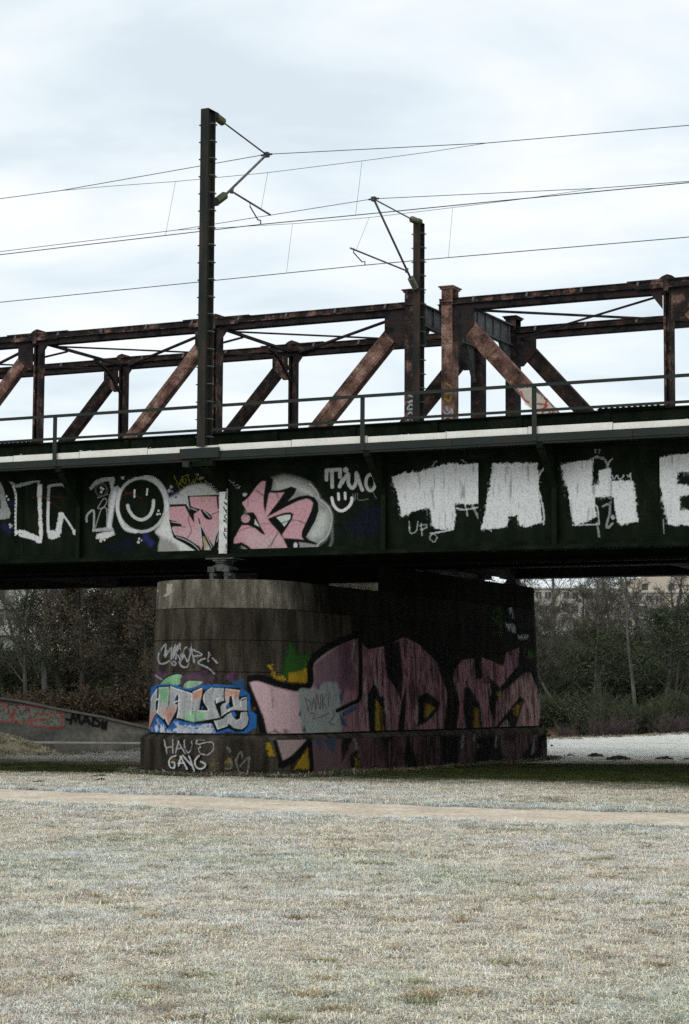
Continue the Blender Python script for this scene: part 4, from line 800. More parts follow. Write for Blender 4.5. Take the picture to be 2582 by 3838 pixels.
d.p([(190, 605), (312, 600), (325, 640), (310, 800), (270, 980), (250, 1012), (165, 932), (180, 860), (195, 770), (188, 690)], SV); d.p([(190, 605), (312, 600), (322, 650), (300, 780), (200, 790), (188, 690)], GN, .9, 4); d.p([(230, 850), (300, 830), (275, 950), (220, 930)], OG, .5, 6)
d.p([(330, 590), (600, 670), (617, 690), (602, 860), (590, 945), (655, 900), (640, 1042), (540, 1018), (418, 985), (440, 870), (437, 780), (380, 797), (432, 830), (420, 880), (312, 1078), (270, 985), (322, 800)], SV)
d.p([(300, 890), (420, 840), (312, 1078), (270, 985)], OG, .85, 5); d.p([(520, 920), (645, 910), (635, 1040), (530, 1012)], GN, .9, 6); d.p([(385, 772), (425, 690), (440, 705), (440, 768)], BK); d.e(403, 745, 10, 16, BL)
d.p([(440, 830), (437, 880), (412, 890), (425, 850)], BK)
d.p([(622, 662), (742, 610), (735, 700), (715, 800), (700, 892), (822, 902), (800, 820), (760, 760), (770, 700), (820, 640), (870, 605), (1030, 610), (1022, 700), (950, 722), (910, 770), (930, 850), (978, 985), (830, 1012), (650, 1032), (665, 895), (612, 880)], SV)
d.p([(650, 645), (742, 610), (730, 720), (640, 765), (622, 700)], OG, .85, 5); d.p([(662, 905), (800, 930), (760, 1018), (650, 1030)], GN, .9, 6); d.p([(735, 790), (785, 850), (795, 885), (708, 887), (722, 830)], BK); d.p([(730, 872), (745, 838), (760, 872)], BL)
d.p([(1040, 615), (1222, 640), (1205, 740), (1230, 785), (1312, 740), (1315, 895), (1150, 892), (1050, 922), (990, 965), (975, 850), (1000, 812), (1050, 792), (1030, 765), (920, 805), (925, 745), (1000, 720)], SV); d.p([(1045, 620), (1217, 642), (1205, 722), (1130, 725), (1105, 700), (1050, 745)], OG, .85, 5)
d.l([(1030, 610), (1022, 700), (1035, 790)], 16, BK); d.l([(905, 780), (930, 860), (985, 985)], 20, BK)
d.p([(1090, 720), (1130, 700), (1150, 800), (1165, 885), (1130, 850), (1050, 880), (1045, 840), (1085, 790)], BK); d.p([(1050, 862), (1075, 800), (1097, 850)], BL); d.p([(1120, 720), (1140, 720), (1165, 885), (1145, 870)], SV)
d.p([(1010, 1000), (1060, 950), (1110, 920), (1125, 960), (1170, 1012), (1230, 1022), (1240, 920), (1312, 910), (1335, 1000), (1312, 1090), (1250, 1138), (1150, 1122), (1080, 1062), (1060, 1092), (940, 1132), (900, 1030)], SV); d.p([(1110, 900), (1225, 900), (1230, 960), (1190, 1005), (1150, 985)], BK, sm=True); d.p([(1110, 900), (1142, 885), (1178, 960), (1160, 982), (1130, 960)], BL)
d.l([(1000, 985), (1060, 940), (1120, 905), (1320, 905)], 14, BK)
for q in ([(165, 622), (110, 700), (85, 770)], [(192, 608), (308, 602)], [(335, 590), (470, 640), (612, 685)], [(625, 660), (737, 614)], [(870, 605), (800, 650), (762, 720), (770, 790), (825, 895), (705, 897)], [(1045, 622), (1220, 645)], [(612, 700), (605, 860), (592, 945), (602, 902), (655, 895)], [(442, 700), (446, 770), (380, 797)], [(440, 800), (442, 880), (422, 990)], [(1232, 840), (1232, 785), (1250, 745), (1308, 732)], [(990, 962), (1060, 912), (1140, 850)], [(1242, 930), (1230, 1005), (1190, 1022)], [(900, 1030), (942, 1132), (1062, 1090)], [(268, 990), (308, 1078)], [(190, 740), (150, 770)], [(195, 690), (180, 860), (167, 930)], [(922, 800), (930, 745), (990, 715)], [(1125, 700), (1160, 870)]): d.l(q, 11, (.72, .73, .72), .95, 1, sm=len(q) > 3)
for q in ([(140, 1020), (150, 1080), (175, 1060), (145, 1050)], [(185, 1040), (175, 1080), (205, 1080)]): d.l(q, 8, (.01, .02, .05), .8, 1)
c.grime(.25, 5); c.build('graffiti_lettering', PR, 'silver, green and orange letters with a blue outline')
# -- white tag above it
c = Canvas(pier_surf, -4.1, -1.2, 1.95, 2.75, .011, .010); d = S(c, E6, k6)
for q in ([(262, 180), (275, 50), (185, 180), (190, 280), (240, 302), (330, 262)], [(262, 190), (290, 130), (272, 215), (350, 90), (345, 240), (400, 60), (372, 220), (432, 60), (405, 240)], [(455, 40), (462, 150), (490, 240)], [(490, 230), (515, 110), (560, 90), (590, 160), (560, 270), (510, 190)], [(590, 50), (612, 150), (640, 282)], [(598, 105), (742, 182), (640, 200)], [(780, 230), (690, 285), (820, 355), (895, 425)], [(825, 158), (820, 272)], [(825, 158), (880, 230), (935, 290)], [(350, 290), (380, 322), (412, 292), (372, 270)], [(450, 270), (480, 330), (540, 342), (572, 300)], [(440, 200), (470, 262)]): d.l(q, 17, (.45, .46, .46), .75, 2.2, 3, blot=.30)
c.build('graffiti_lettering', PR, 'faint white scribbled tag high on the rounded pier end')
c = Canvas(pier_surf, -4.3, -2.6, 3.3, 3.79, .011, .006); d = S(c, E7, k7)
d.p([(205, 105), (248, 118), (245, 185), (200, 208), (172, 210), (205, 180)], (.42, .40, .34), .85, 2, 5, blot=.3); d.p([(130, 165), (158, 150), (158, 175), (132, 180)], (.42, .40, .34), .8, 2, 5, blot=.3)
c.build('paint_patch', PR, 'pale patches on the top of the rounded pier end')
# -- HAUS GANG on the plinth
c = Canvas(plinth_surf, -4.3, -.9, .0, .74, .011, .005); d = S(c, E6, k6)
ww = (.52, .53, .53)
for q in ([(405, 1485), (340, 1510), (325, 1570), (350, 1630), (400, 1630)], [(475, 1495), (450, 1610)], [(475, 1495), (560, 1650)], [(590, 1490), (655, 1670)], [(505, 1480), (615, 1600)], [(710, 1480), (665, 1540), (675, 1620), (745, 1650), (800, 1600)]): d.l(q, 42, BK, .85, 3)
for q in ([(255, 1270), (290, 1440)], [(365, 1265), (366, 1440)], [(285, 1365), (350, 1360)], [(437, 1290), (405, 1437)], [(432, 1290), (520, 1442)], [(412, 1382), (470, 1380)], [(515, 1270), (522, 1380), (575, 1435), (612, 1340), (605, 1290)], [(770, 1272), (700, 1265), (665, 1305), (700, 1330), (790, 1305), (860, 1300), (893, 1350), (870, 1415), (800, 1465), (720, 1440), (690, 1385), (720, 1360)]): d.l(q, 14, ww, .8, 1.5, 3, sm=len(q) > 3, blot=.28)
for q in ([(405, 1475), (340, 1500), (316, 1560), (340, 1620), (385, 1627), (388, 1562), (350, 1560)], [(467, 1485), (440, 1602)], [(467, 1485), (547, 1642)], [(440, 1572), (505, 1566)], [(490, 1470), (600, 1592)], [(575, 1480), (642, 1672)], [(705, 1470), (652, 1530), (660, 1612), (730, 1642), (785, 1590), (722, 1547)]): d.l(q, 18, (.62, .63, .62), .95, 1.5, 2, sm=len(q) > 3)
for q in ([(1170, 1540), (1212, 1690)], [(1170, 1540), (1228, 1420), (1255, 1490)], [(1225, 1605), (1340, 1500), (1322, 1690)], [(1070, 1500), (1120, 1560), (1100, 1640), (1040, 1630)], [(1060, 1370), (1100, 1400), (1090, 1430)]): d.l(q, 18, (.30, .30, .27), .5, 3, 4)
d.p([(780, 1510), (960, 1550), (1130, 1500), (1130, 1560), (950, 1620), (830, 1600)], (.28, .20, .06), .55, 6, 14, blot=.5); d.p([(330, 1500), (400, 1490), (380, 1600)], (.25, .18, .05), .4, 6, blot=.5)
c.build('graffiti_lettering', PR, 'white HAUS GANG lettering on the plinth')
# -- long pink piece on the long side of the pier
c = Canvas(pier_surf, -1.35, 14.6, .86, 3.1, .021, .006); d = S(c, E7, k7); d8 = S(c, E8, k8)
P1 = (.29, .15, .17); P2 = (.30, .16, .19); YE = (.30, .20, .03)  # mural pinks carry painted shade: dark under the decks, lighter at both ends
d.p([(1050, 760), (1110, 540), (1180, 640), (1255, 620), (1245, 800), (1120, 830), (1050, 800)], (.03, .10, .02), .85, 10); d.p([(930, 690), (985, 710), (1000, 780), (1060, 800), (1190, 760), (1255, 660), (1248, 840), (1120, 835), (1000, 810)], (.42, .26, .02), .9, 4, 12, blot=.42); d.p([(1100, 770), (1250, 740), (1245, 840), (1110, 835)], (.40, .25, .02), .8, 5)
d.p([(800, 830), (870, 825), (1000, 870), (1100, 885), (1200, 890), (1262, 870), (1277, 800), (1275, 700), (1350, 640), (1450, 570), (1600, 515), (1600, 1225), (945, 1225), (920, 1100), (870, 980)], (.56, .39, .41), 1, 2)
d8.p([(-20, 540), (110, 495), (190, 580), (330, 550), (450, 490), (560, 550), (700, 690), (790, 760), (860, 660), (1000, 635), (1160, 700), (1180, 600), (1272, 570), (1262, 700), (1180, 800), (1350, 735), (1405, 870), (1432, 950), (1428, 1100), (1390, 1160), (-20, 1195)], P1, 1, 2)
d.p([(1280, 700), (1450, 570), (1600, 515), (1600, 900), (1280, 880)], (.13, .07, .10), .8, 10)
d8.p([(1190, 600), (1270, 572), (1260, 700), (1180, 790)], (.30, .15, .21), .8, 3); d8.p([(1200, 860), (1350, 740), (1430, 950), (1420, 1150), (1120, 1140)], (.46, .29, .26), .8, 6)
d.l([(775, 835), (830, 808), (920, 812), (1040, 855), (1150, 880), (1230, 875), (1262, 830), (1262, 700), (1330, 620), (1440, 555), (1600, 490)], 48, BK, 1, 3); d.p([(760, 830), (815, 840), (870, 985), (950, 1225), (900, 1225), (850, 1060), (800, 940)], BK, 1, 3)
d.p([(1175, 890), (1310, 895), (1350, 842), (1420, 835), (1470, 880), (1487, 1215), (1222, 1215), (1195, 1100)], (.30, .35, .325), .9, 2.5, sm=True)
for q in ([(1225, 960), (1247, 1055)], [(1222, 952), (1268, 990), (1240, 1045)], [(1268, 1045), (1285, 950), (1300, 1045)], [(1303, 1035), (1306, 925), (1332, 1035), (1336, 930)], [(1348, 920), (1352, 1035)], [(1378, 925), (1350, 975), (1380, 1030)], [(1400, 910), (1392, 1015)], [(1255, 1065), (1295, 1070), (1280, 1102), (1340, 1092), (1395, 1060)], [(1420, 1040), (1440, 1080), (1400, 1130), (1440, 1150)]): d.l(q, 7, (.13, .06, .06), .85, 1, sm=len(q) > 3)
for q in ([(1308, 890), (1320, 840), (1328, 888)], [(1470, 940), (1512, 880), (1490, 1010)], [(1470, 1050), (1540, 1170), (1490, 1150)], [(1490, 1060), (1600, 1000), (1600, 1040), (1500, 1090)], [(1170, 1080), (1190, 1030), (1195, 1090)], [(1200, 1200), (1215, 1150), (1230, 1205)]): d.p(q, (.03, .08, .16), .9, 2)
for q in ([(940, 1215), (1000, 1180), (1060, 1215)], [(1060, 1210), (1075, 1175), (1110, 1210)]): d.p(q, (.04, .03, .03), .7, 4, 10)
d.l([(985, 960), (985, 1020)], 10, (.08, .07, .07), .6, 3, 4); d.l([(970, 880), (980, 980)], 16, (.12, .10, .10), .4, 4, 8)
d8.l([(133, 495), (136, 800), (130, 930), (60, 975), (-30, 1020)], 30, BK, 1, 2)
for q in ([(190, 900), (235, 810), (310, 940), (320, 1185), (205, 1185), (180, 1000)], [(300, 540), (410, 520), (440, 800), (430, 960), (390, 860), (325, 780)], [(540, 920), (620, 890), (705, 960), (695, 1030), (600, 1110), (545, 1130), (550, 1000)], [(660, 560), (830, 600), (800, 800), (850, 960), (825, 1150), (730, 1160), (760, 900), (700, 740)], [(880, 850), (920, 855), (992, 980), (1012, 1165), (895, 1165), (870, 1000)], [(945, 620), (1002, 620), (1012, 790), (960, 790)], [(1040, 770), (1165, 875), (1110, 960), (1090, 1160), (1140, 1090), (1280, 915), (1312, 940), (1240, 1160), (1195, 1160), (1175, 1085), (1110, 1160), (1060, 1000)], [(430, 960), (470, 820), (450, 1180), (400, 1180)]): d8.p(q, BK, .97, 3)
for q in ([(240, 940), (292, 1000), (305, 1180), (245, 1180)], [(595, 960), (672, 1000), (600, 1085)], [(945, 990), (980, 1010), (992, 1150), (950, 1150)], [(1225, 1000), (1292, 958), (1272, 1040), (1240, 1075)], [(1110, 885), (1155, 880), (1125, 935)]): d8.p(q, YE, .9, 3, 6, blot=.3)
d8.l([(1165, 850), (1270, 755), (1340, 715), (1395, 790), (1442, 920), (1448, 1020), (1428, 1160)], 42, BK, 1, 2.5); d8.l([(1400, 700), (1440, 800), (1462, 950), (1470, 1130)], 12, (.34, .24, .03), .8, 3, 5, blot=.35)
for q in ([(97, 520), (80, 640), (98, 720)], [(165, 800), (190, 1160)], [(275, 570), (300, 720)], [(240, 810), (282, 910)], [(930, 660), (940, 780)], [(1000, 960), (1012, 1140)], [(802, 770), (848, 870)], [(1350, 760), (1402, 880)], [(310, 950), (335, 1160)], [(540, 930), (530, 1100)], [(690, 1020), (640, 1090)], [(1095, 1110), (1190, 970)], [(1180, 1090), (1200, 1140)], [(660, 690), (690, 750)], [(1050, 800), (1068, 900)]): d8.l(q, 13, (.36, .37, .34), .6, 2.5, 6, blot=.40)
c.grime(.75); c.build('graffiti_lettering', PR, 'huge shade-darkened pink letters with black outline along the pier side')
c = Canvas(pier_surf, 10.2, 15.0, 2.55, 3.78, .02, .008); d = S(c, E8, k8)
for q in ([(1170, 150), (1205, 125), (1238, 200), (1185, 185)], [(1188, 225), (1212, 235), (1238, 372), (1205, 340)], [(1165, 390), (1240, 400), (1250, 465), (1200, 450)], [(1265, 480), (1340, 475), (1335, 505), (1268, 510)]): d.p(q, (.32, .34, .34), .9, 3, 8, blot=.35)
d.l([(1175, 170), (1175, 240), (1200, 350), (1240, 390)], 26, BK, .9, 4); d.p([(1080, 300), (1150, 260), (1160, 470), (1090, 520)], (.03, .06, .015), .6, 12, blot=.4); d.p([(1300, 560), (1380, 600), (1370, 700), (1310, 690)], (.05, .09, .03), .7, 8, blot=.4)
c.build('graffiti_lettering', PR, 'pale weathered tag high at the far end of the pier')
c = Canvas(plinth_surf, -1.2, 14.8, .02, .74, .021, .005); d = S(c, E7, k7); d8 = S(c, E8, k8)  # plinth pinks darken along the length with painted deck shade
d.p([(1005, 1245), (1252, 1250), (1090, 1420), (1058, 1420)], (.36, .27, .26), .95, 2, 3); d.l([(1050, 1440), (1140, 1390), (1255, 1270)], 48, BK, 1, 3); d.p([(1140, 1475), (1240, 1320), (1258, 1480)], (.34, .21, .02), .9, 3, 6, blot=.3); d.p([(930, 1270), (965, 1285), (1002, 1380), (955, 1390)], (.36, .24, .02), .9, 3, 8, blot=.3); d.p([(985, 1250), (1010, 1250), (1060, 1420), (1040, 1440)], BK, 1, 3)
d.p([(1268, 1255), (1510, 1250), (1600, 1290), (1600, 1510), (1282, 1510)], (.15, .09, .095), .95, 3); d.p([(1250, 1250), (1272, 1250), (1290, 1510), (1255, 1510)], BK, 1, 3)
for q in ([(1285, 1260), (1340, 1250), (1350, 1340)], [(1340, 1250), (1450, 1250), (1430, 1370)]): d.p(q, (.03, .07, .13), .8, 3, 6)
d8.p([(40, 1210), (480, 1200), (1000, 1200), (1420, 1190), (1480, 1250), (1460, 1500), (30, 1520)], (.10, .056, .056), .9, 6)
for q in ([(0, 1200), (90, 1200), (30, 1330), (0, 1400)], [(270, 1200), (370, 1200), (320, 1280)], [(60, 1340), (110, 1300), (170, 1500), (60, 1500)], [(480, 1200), (520, 1350), (560, 1500), (500, 1500), (440, 1350)], [(700, 1200), (860, 1200), (820, 1480), (720, 1480)], [(960, 1220), (1120, 1200), (1180, 1500), (950, 1500)], [(1300, 1330), (1400, 1210), (1460, 1200), (1400, 1500), (1320, 1500)]): d8.p(q, BK, .92, 4, 6)
for q in ([(95, 1350), (120, 1330), (140, 1480), (95, 1480)], [(305, 1210), (325, 1205), (320, 1250)]): d8.p(q, YE, .7, 4, 8, blot=.4)
for q in ([(945, 1190), (955, 1250), (980, 1280)], [(1390, 1200), (1370, 1330)], [(1155, 1280), (1170, 1330)], [(870, 1200), (860, 1280)], [(1475, 1190), (1490, 1280)], [(1110, 1210), (1105, 1280)], [(90, 1220), (110, 1290)]): d8.l(q, 18, (.32, .33, .30), .6, 3, 8, blot=.42)
c.grime(.8, 3); c.build('graffiti_lettering', PR, 'shade-darkened pink and black paint along the plinth')
# -- paint splash and tag on the truss diagonal and posts
E9 = zm((1682, 980, 2582, 1640), 1568); k9 = 900/1568
c = Canvas(plane_surf(NP-.19), 1.5, 3.2, 8.2, 9.6, .02, .016); d = S(c, E9, k9)
d.p([(445, 830), (540, 820), (680, 950), (715, 985), (590, 1000), (500, 930)], (.55, .50, .42), .95, 2, 6)
for q in ([(470, 850), (490, 900), (520, 920)], [(580, 930), (640, 940), (600, 970)], [(610, 985), (640, 965), (660, 985)], [(640, 900), (630, 950)], [(680, 980), (700, 960)]): d.l(q, 13, (.35, .03, .02), .9, 2)
c.build('painted_patch', TR, 'white paint with red lettering on the first diagonal')
E10 = zm((850, 1080, 1750, 1740), 1568); k10 = 900/1568
for root, xa, xb, lines, lab in ((TL, -1.17, -.73, [([(1190, 700), (1230, 720), (1185, 745), (1225, 735)], (.5, .5, .5)), ([(1195, 760), (1180, 790), (1225, 785), (1205, 760), (1230, 770)], (.5, .5, .5)), ([(1185, 820), (1200, 810), (1225, 830)], (.5, .5, .5)), ([(1182, 860), (1200, 845), (1215, 865)], (.5, .5, .5))], 'white scribble at the foot of the end post'),
    (TR, -.15, .27, [([(1430, 620), (1460, 640)], (.35, .25, .04)), ([(1425, 690), (1460, 680)], (.35, .25, .04)), ([(1425, 720), (1450, 740), (1465, 710)], (.35, .25, .04)), ([(1435, 775), (1442, 800)], (.5, .5, .5)), ([(1412, 800), (1440, 825), (1470, 790), (1470, 830)], (.5, .5, .5)), ([(1420, 850), (1445, 838), (1470, 850)], (.5, .5, .5))], 'yellow and white scribbles at the foot of the end post')):
    c = Canvas(plane_surf(NP-.21), xa, xb, 8.2, 10.0, .016, .006); d = S(c, E10, k10)
    for q, col in lines: d.l(q, 11, col, .8, 2)
    c.build('graffiti_lettering', root, lab)

# ------------------------------------------------------------------ far bank: river wall, road, cars, buildings, trees
def rock(mb, c, r, seed):
    rnd = random.Random(seed); V = []; F = []; n = 7
    for i, (zz, rr) in enumerate(((0, 1.0), (.45, .85), (.8, .45))):
        for j in range(n):
            t = 2*pi*j/n; q = rr*r*rnd.uniform(.75, 1.2); V.append((c[0]+q*cos(t), c[1]+q*sin(t), c[2]+zz*r*rnd.uniform(.8, 1.2)))
    V.append((c[0], c[1], c[2]+r*.85))
    for i in range(2):
        for j in range(n): F.append((i*n+j, i*n+(j+1) % n, (i+1)*n+(j+1) % n, (i+1)*n+j))
    F += [(2*n+j, 2*n+(j+1) % n, 3*n) for j in range(n)]; mb.add(V, F)
Z9 = zm((0, 2150, 620, 2950), 1568); k9_ = 620/1568
def aty(x, y, Y):
    d = ray(x, y); q = CC+d*(Y/d[1]); return float(q[0]), float(q[2])
WY = 150.
RW_ = empty('river_wall', (-24, WY, -2.1)); tag(RW_, 'sloping-topped concrete river wall with red graffiti and black MAD lettering', 'wall')
top = [(-75, 2.2), (-40, 1.6)] + [aty(*q, WY) for q in Z9([(0, 1190), (180, 1215), (540, 1290), (950, 1365), (1400, 1470)])] + [(-11.5, -1.75)]
wc = mat('river_concrete', (.035, .035, .030), (.12, .112, .095), .9, .25, c3=(.07, .068, .058), bump=.3, bscale=4, fine=(3, .7, 1.25), stretch=(1, 1, 2))
poly = [(x+24, z+2.1) for x, z in top] + [(12.5, -.5), (-51, -.5)]
MB().prism(poly, 0, .5).build('wall_face', wc, RW_)
for (x0, z0), (x1, z1) in zip(top[:-1], top[1:]):
    MB().bar((x0+24, .2, z0+2.1+.07), (x1+24, .2, z1+2.1+.07), .8, .14).build('coping', mat('dark_coping', (.05, .05, .045), (.10, .095, .08), .9, .8), RW_)
MB().box(-51, 14, -1.2, -.01, -.2, .16).build('footing', mat('pale_footing', (.22, .21, .18), (.30, .29, .25), .9, 1), RW_)
c = Canvas(lambda U, Z, off: np.stack([U, np.full_like(U, WY-off), Z], -1), -27, -13, -2.0, 1.3, .05, .02, True); d = S(c, Z9, k9_)
d.p([(-60, 1220), (150, 1240), (300, 1262), (610, 1300), (610, 1440), (400, 1455), (-60, 1395)], (.17, .19, .155), .75, 4, 6, blot=.42)
for q in ([(-40, 1210), (60, 1250), (120, 1390), (155, 1255)], [(-40, 1400), (150, 1395), (310, 1425)], [(265, 1258), (300, 1430)], [(310, 1262), (470, 1272)], [(350, 1335), (595, 1318), (578, 1462), (318, 1445)], [(465, 1378), (312, 1392)], [(150, 1250), (260, 1245)]): d.l(q, 22, (.26, .045, .035), .7, 2.5, 5, sm=False, blot=.3)
for q in ([(668, 1420), (690, 1330), (715, 1400), (745, 1325), (757, 1412)], [(775, 1425), (815, 1348), (852, 1422)], [(790, 1402), (840, 1398)], [(885, 1368), (877, 1440), (935, 1445), (945, 1412), (885, 1368)], [(970, 1400), (966, 1465), (1000, 1472), (1012, 1405)], [(987, 1412), (987, 1450)], [(625, 1380), (635, 1382)], [(650, 1386), (660, 1388)]): d.l(q, 22, BK, .95, 2, 2, sm=False)
o_ = c.build('graffiti_lettering', None, 'red outlined letters and black MAD lettering'); o_.parent = RW_; o_.location = (24, -WY, 2.1)
# road on the far terrace
rx = np.linspace(-120, 120, 61); rd = []
for yy in (199, 206): rd.append(np.stack([rx, np.full_like(rx, yy), np.maximum(hgt(rx, rx*0+199), hgt(rx, rx*0+206))+.06], 1))
k_ = np.arange(60); tag(npmesh('road', np.concatenate(rd), np.stack([k_, k_+1, k_+62, k_+61], 1), mat('asphalt', (.04, .04, .042), (.06, .06, .06), .9, 2)), kind='structure')
# parked cars
def car(label, X, Y, paint, L_=4.4, H_=1.48):
    z = float(hgt(X, Y))+.08; R = empty('parked_car', (X, Y, z)); tag(R, label, 'car', 'cars parked across the river'); h = L_/2
    pm = mat('car_paint_'+label.split()[0], paint, None, .25, spec=.6); gl = mat('car_glass', (.10, .12, .13), None, .08, spec=.8); tr = mat('tyre_rubber', (.02, .02, .02), None, .9)
    MB().prism([(-h, .35), (-h, .72), (-h+.12, .88), (-h*.42, .98), (h*.62, 1.0), (h*.97, .92), (h, .6), (h, .35), (h*.8, .26), (-h*.8, .26)], -.86, .86).build('body', pm, R, bevel=.05)
    MB().add([(-h*.46, -.80, .97), (h*.72, -.80, .98), (h*.45, -.64, H_), (-h*.12, -.64, H_), (-h*.46, .80, .97), (h*.72, .80, .98), (h*.45, .64, H_), (-h*.12, .64, H_)], [(0, 1, 2, 3), (4, 5, 6, 7), (0, 4, 7, 3), (1, 5, 6, 2), (3, 2, 6, 7)]).build('cabin', pm, R)
    for sy in (-1, 1):
        for q in ([(-h*.36, 1.02), (h*.12, 1.02), (h*.12, H_-.07), (-h*.10, H_-.07)], [(h*.17, 1.02), (h*.60, 1.02), (h*.42, H_-.07), (h*.17, H_-.07)]):
            MB().add([(a, sy*(.812-(b-.97)*.31), b) for a, b in q], [(0, 1, 2, 3)]).build('side_window', gl, R)
        for x in (-h*.62, h*.6):
            w = MB().tube([(x, sy*.70, .32), (x, sy*.875, .32)], .32, 16).build('wheel', tr, R); MB().tube([(x, sy*.87, .32), (x, sy*.885, .32)], .19, 10).build('rim', GALV, w)
        MB().box(-h-.01, -h+.05, sy*.62-.14, sy*.62+.14, .62, .76).build('headlight', gl, R)
    MB().add([(-h*.47, -.72, 1.0), (-h*.47, .72, 1.0), (-h*.15, .6, H_-.04), (-h*.15, -.6, H_-.04)], [(0, 1, 2, 3)]).build('windscreen', gl, R)
for lab, px, pt in (('silver parked car glimpsed furthest left through the trees', 113, (.45, .47, .48)), ('dark parked car glimpsed between the tree trunks, middle of the three', 255, (.03, .04, .06)), ('pale blue parked car glimpsed nearest the pier', 500, (.30, .36, .40))):
    car(lab, (px-1291)*202/7575, 202, pt)
# apartment blocks on the bluff
def building(label, X0, X1, Y, depth, z0, z1, rows, cols, wall, pent=None, wr=(.30, .62)):
    R = empty('apartment_building', ((X0+X1)/2, Y, z0)); tag(R, label, 'building', 'apartment blocks on the bluff'); w = (X1-X0)/2; H_ = z1-z0
    wm_ = mat('render_'+label.split()[0], wall, tuple(v*.88 for v in wall), .9, .15); gm = mat('window_glass', (.035, .045, .055), None, .15, spec=.6); fr = mat('window_frame', (.50, .49, .45), None, .7)
    MB().box(-w, w, 0, depth, -3, H_).build('wall', wm_, R); rf = MB().box(-w-.4, w+.4, -.4, depth+.4, H_+.01, H_+.35).build('roof', mat('pale_roof_edge', (.45, .44, .40), None, .8), R)
    for i in range(4): MB().box(-w+2+i*w*.5, -w+2.9+i*w*.5, 2, 3.2, H_+.36, H_+1.1).build('roof_vent', fr, rf)
    sh = H_/rows; cw = 2*w/cols
    wmesh = MB().box(-cw*wr[0], cw*wr[0], -.02, .03, 0, sh*.52).mesh('window', gm); fmesh = MB().box(-cw*wr[0]-.12, cw*wr[0]+.12, -.10, .05, -.16, -.02).box(-cw*wr[0]-.12, cw*wr[0]+.12, -.08, .05, sh*.52+.01, sh*.52+.12).box(-.05, .05, -.05, -.021, 0, sh*.52).mesh('window_frame', fr)
    for r_ in range(rows):
        for q in range(cols):
            if (r_*7+q*3) % 11 == 0: continue
            o_ = inst('window', wmesh, R, (-w+(q+.5)*cw, 0, r_*sh+sh*.28)); inst('window_frame', fmesh, o_)
    for r_ in range(1, rows):
        for q in range(1, cols, 4):
            MB().box(-w+q*cw-.2, -w+(q+1)*cw+.6, -1.5, -.01, r_*sh-.1, r_*sh+.08).box(-w+q*cw-.2, -w+(q+1)*cw+.6, -1.5, -1.44, r_*sh+.081, r_*sh+1.0).build('balcony', mat('balcony_panel', (.40, .39, .36), (.5, .49, .45), .7, 1), R)
    if pent:
        a, b, ph = pent; pts = [(a, H_+.36), (b, H_+.36), (b, H_+ph*.6), ((a+b)/2+(b-a)*.2, H_+ph*.95), ((a+b)/2, H_+ph), ((a+b)/2-(b-a)*.2, H_+ph*.95), (a, H_+ph*.6)]
        pe = MB().prism(pts, 1.5, depth-2).build('penthouse', wm_, R)
        for q in (-.3, .0, .3): inst('window', wmesh, R, ((a+b)/2+q*(b-a), 1.49, H_+.7))
BZ = lambda px, py, Y: aty(px, py, Y)
xa, za = BZ(2030, 2208, 470); xb, _ = BZ(2345, 2208, 470); building('cream long flat-roofed apartment block above the trees, nearest the pier', xa-6, xb, 470, 16, 13.5, za, 4, 12, (.56, .50, .42))
xa, za = BZ(2335, 2222, 455); xb, _ = BZ(2640, 2222, 455); building('beige apartment block with curved penthouse above the trees at the right edge', xa, xb+14, 455, 16, 13.5, za, 4, 14, (.60, .52, .42), pent=(-15, 5, 4.6))
building('greenish pale apartment block glimpsed behind the trees on the left', -80, -33.5, 250, 14, 5.5, 25, 6, 12, (.52, .54, .44))

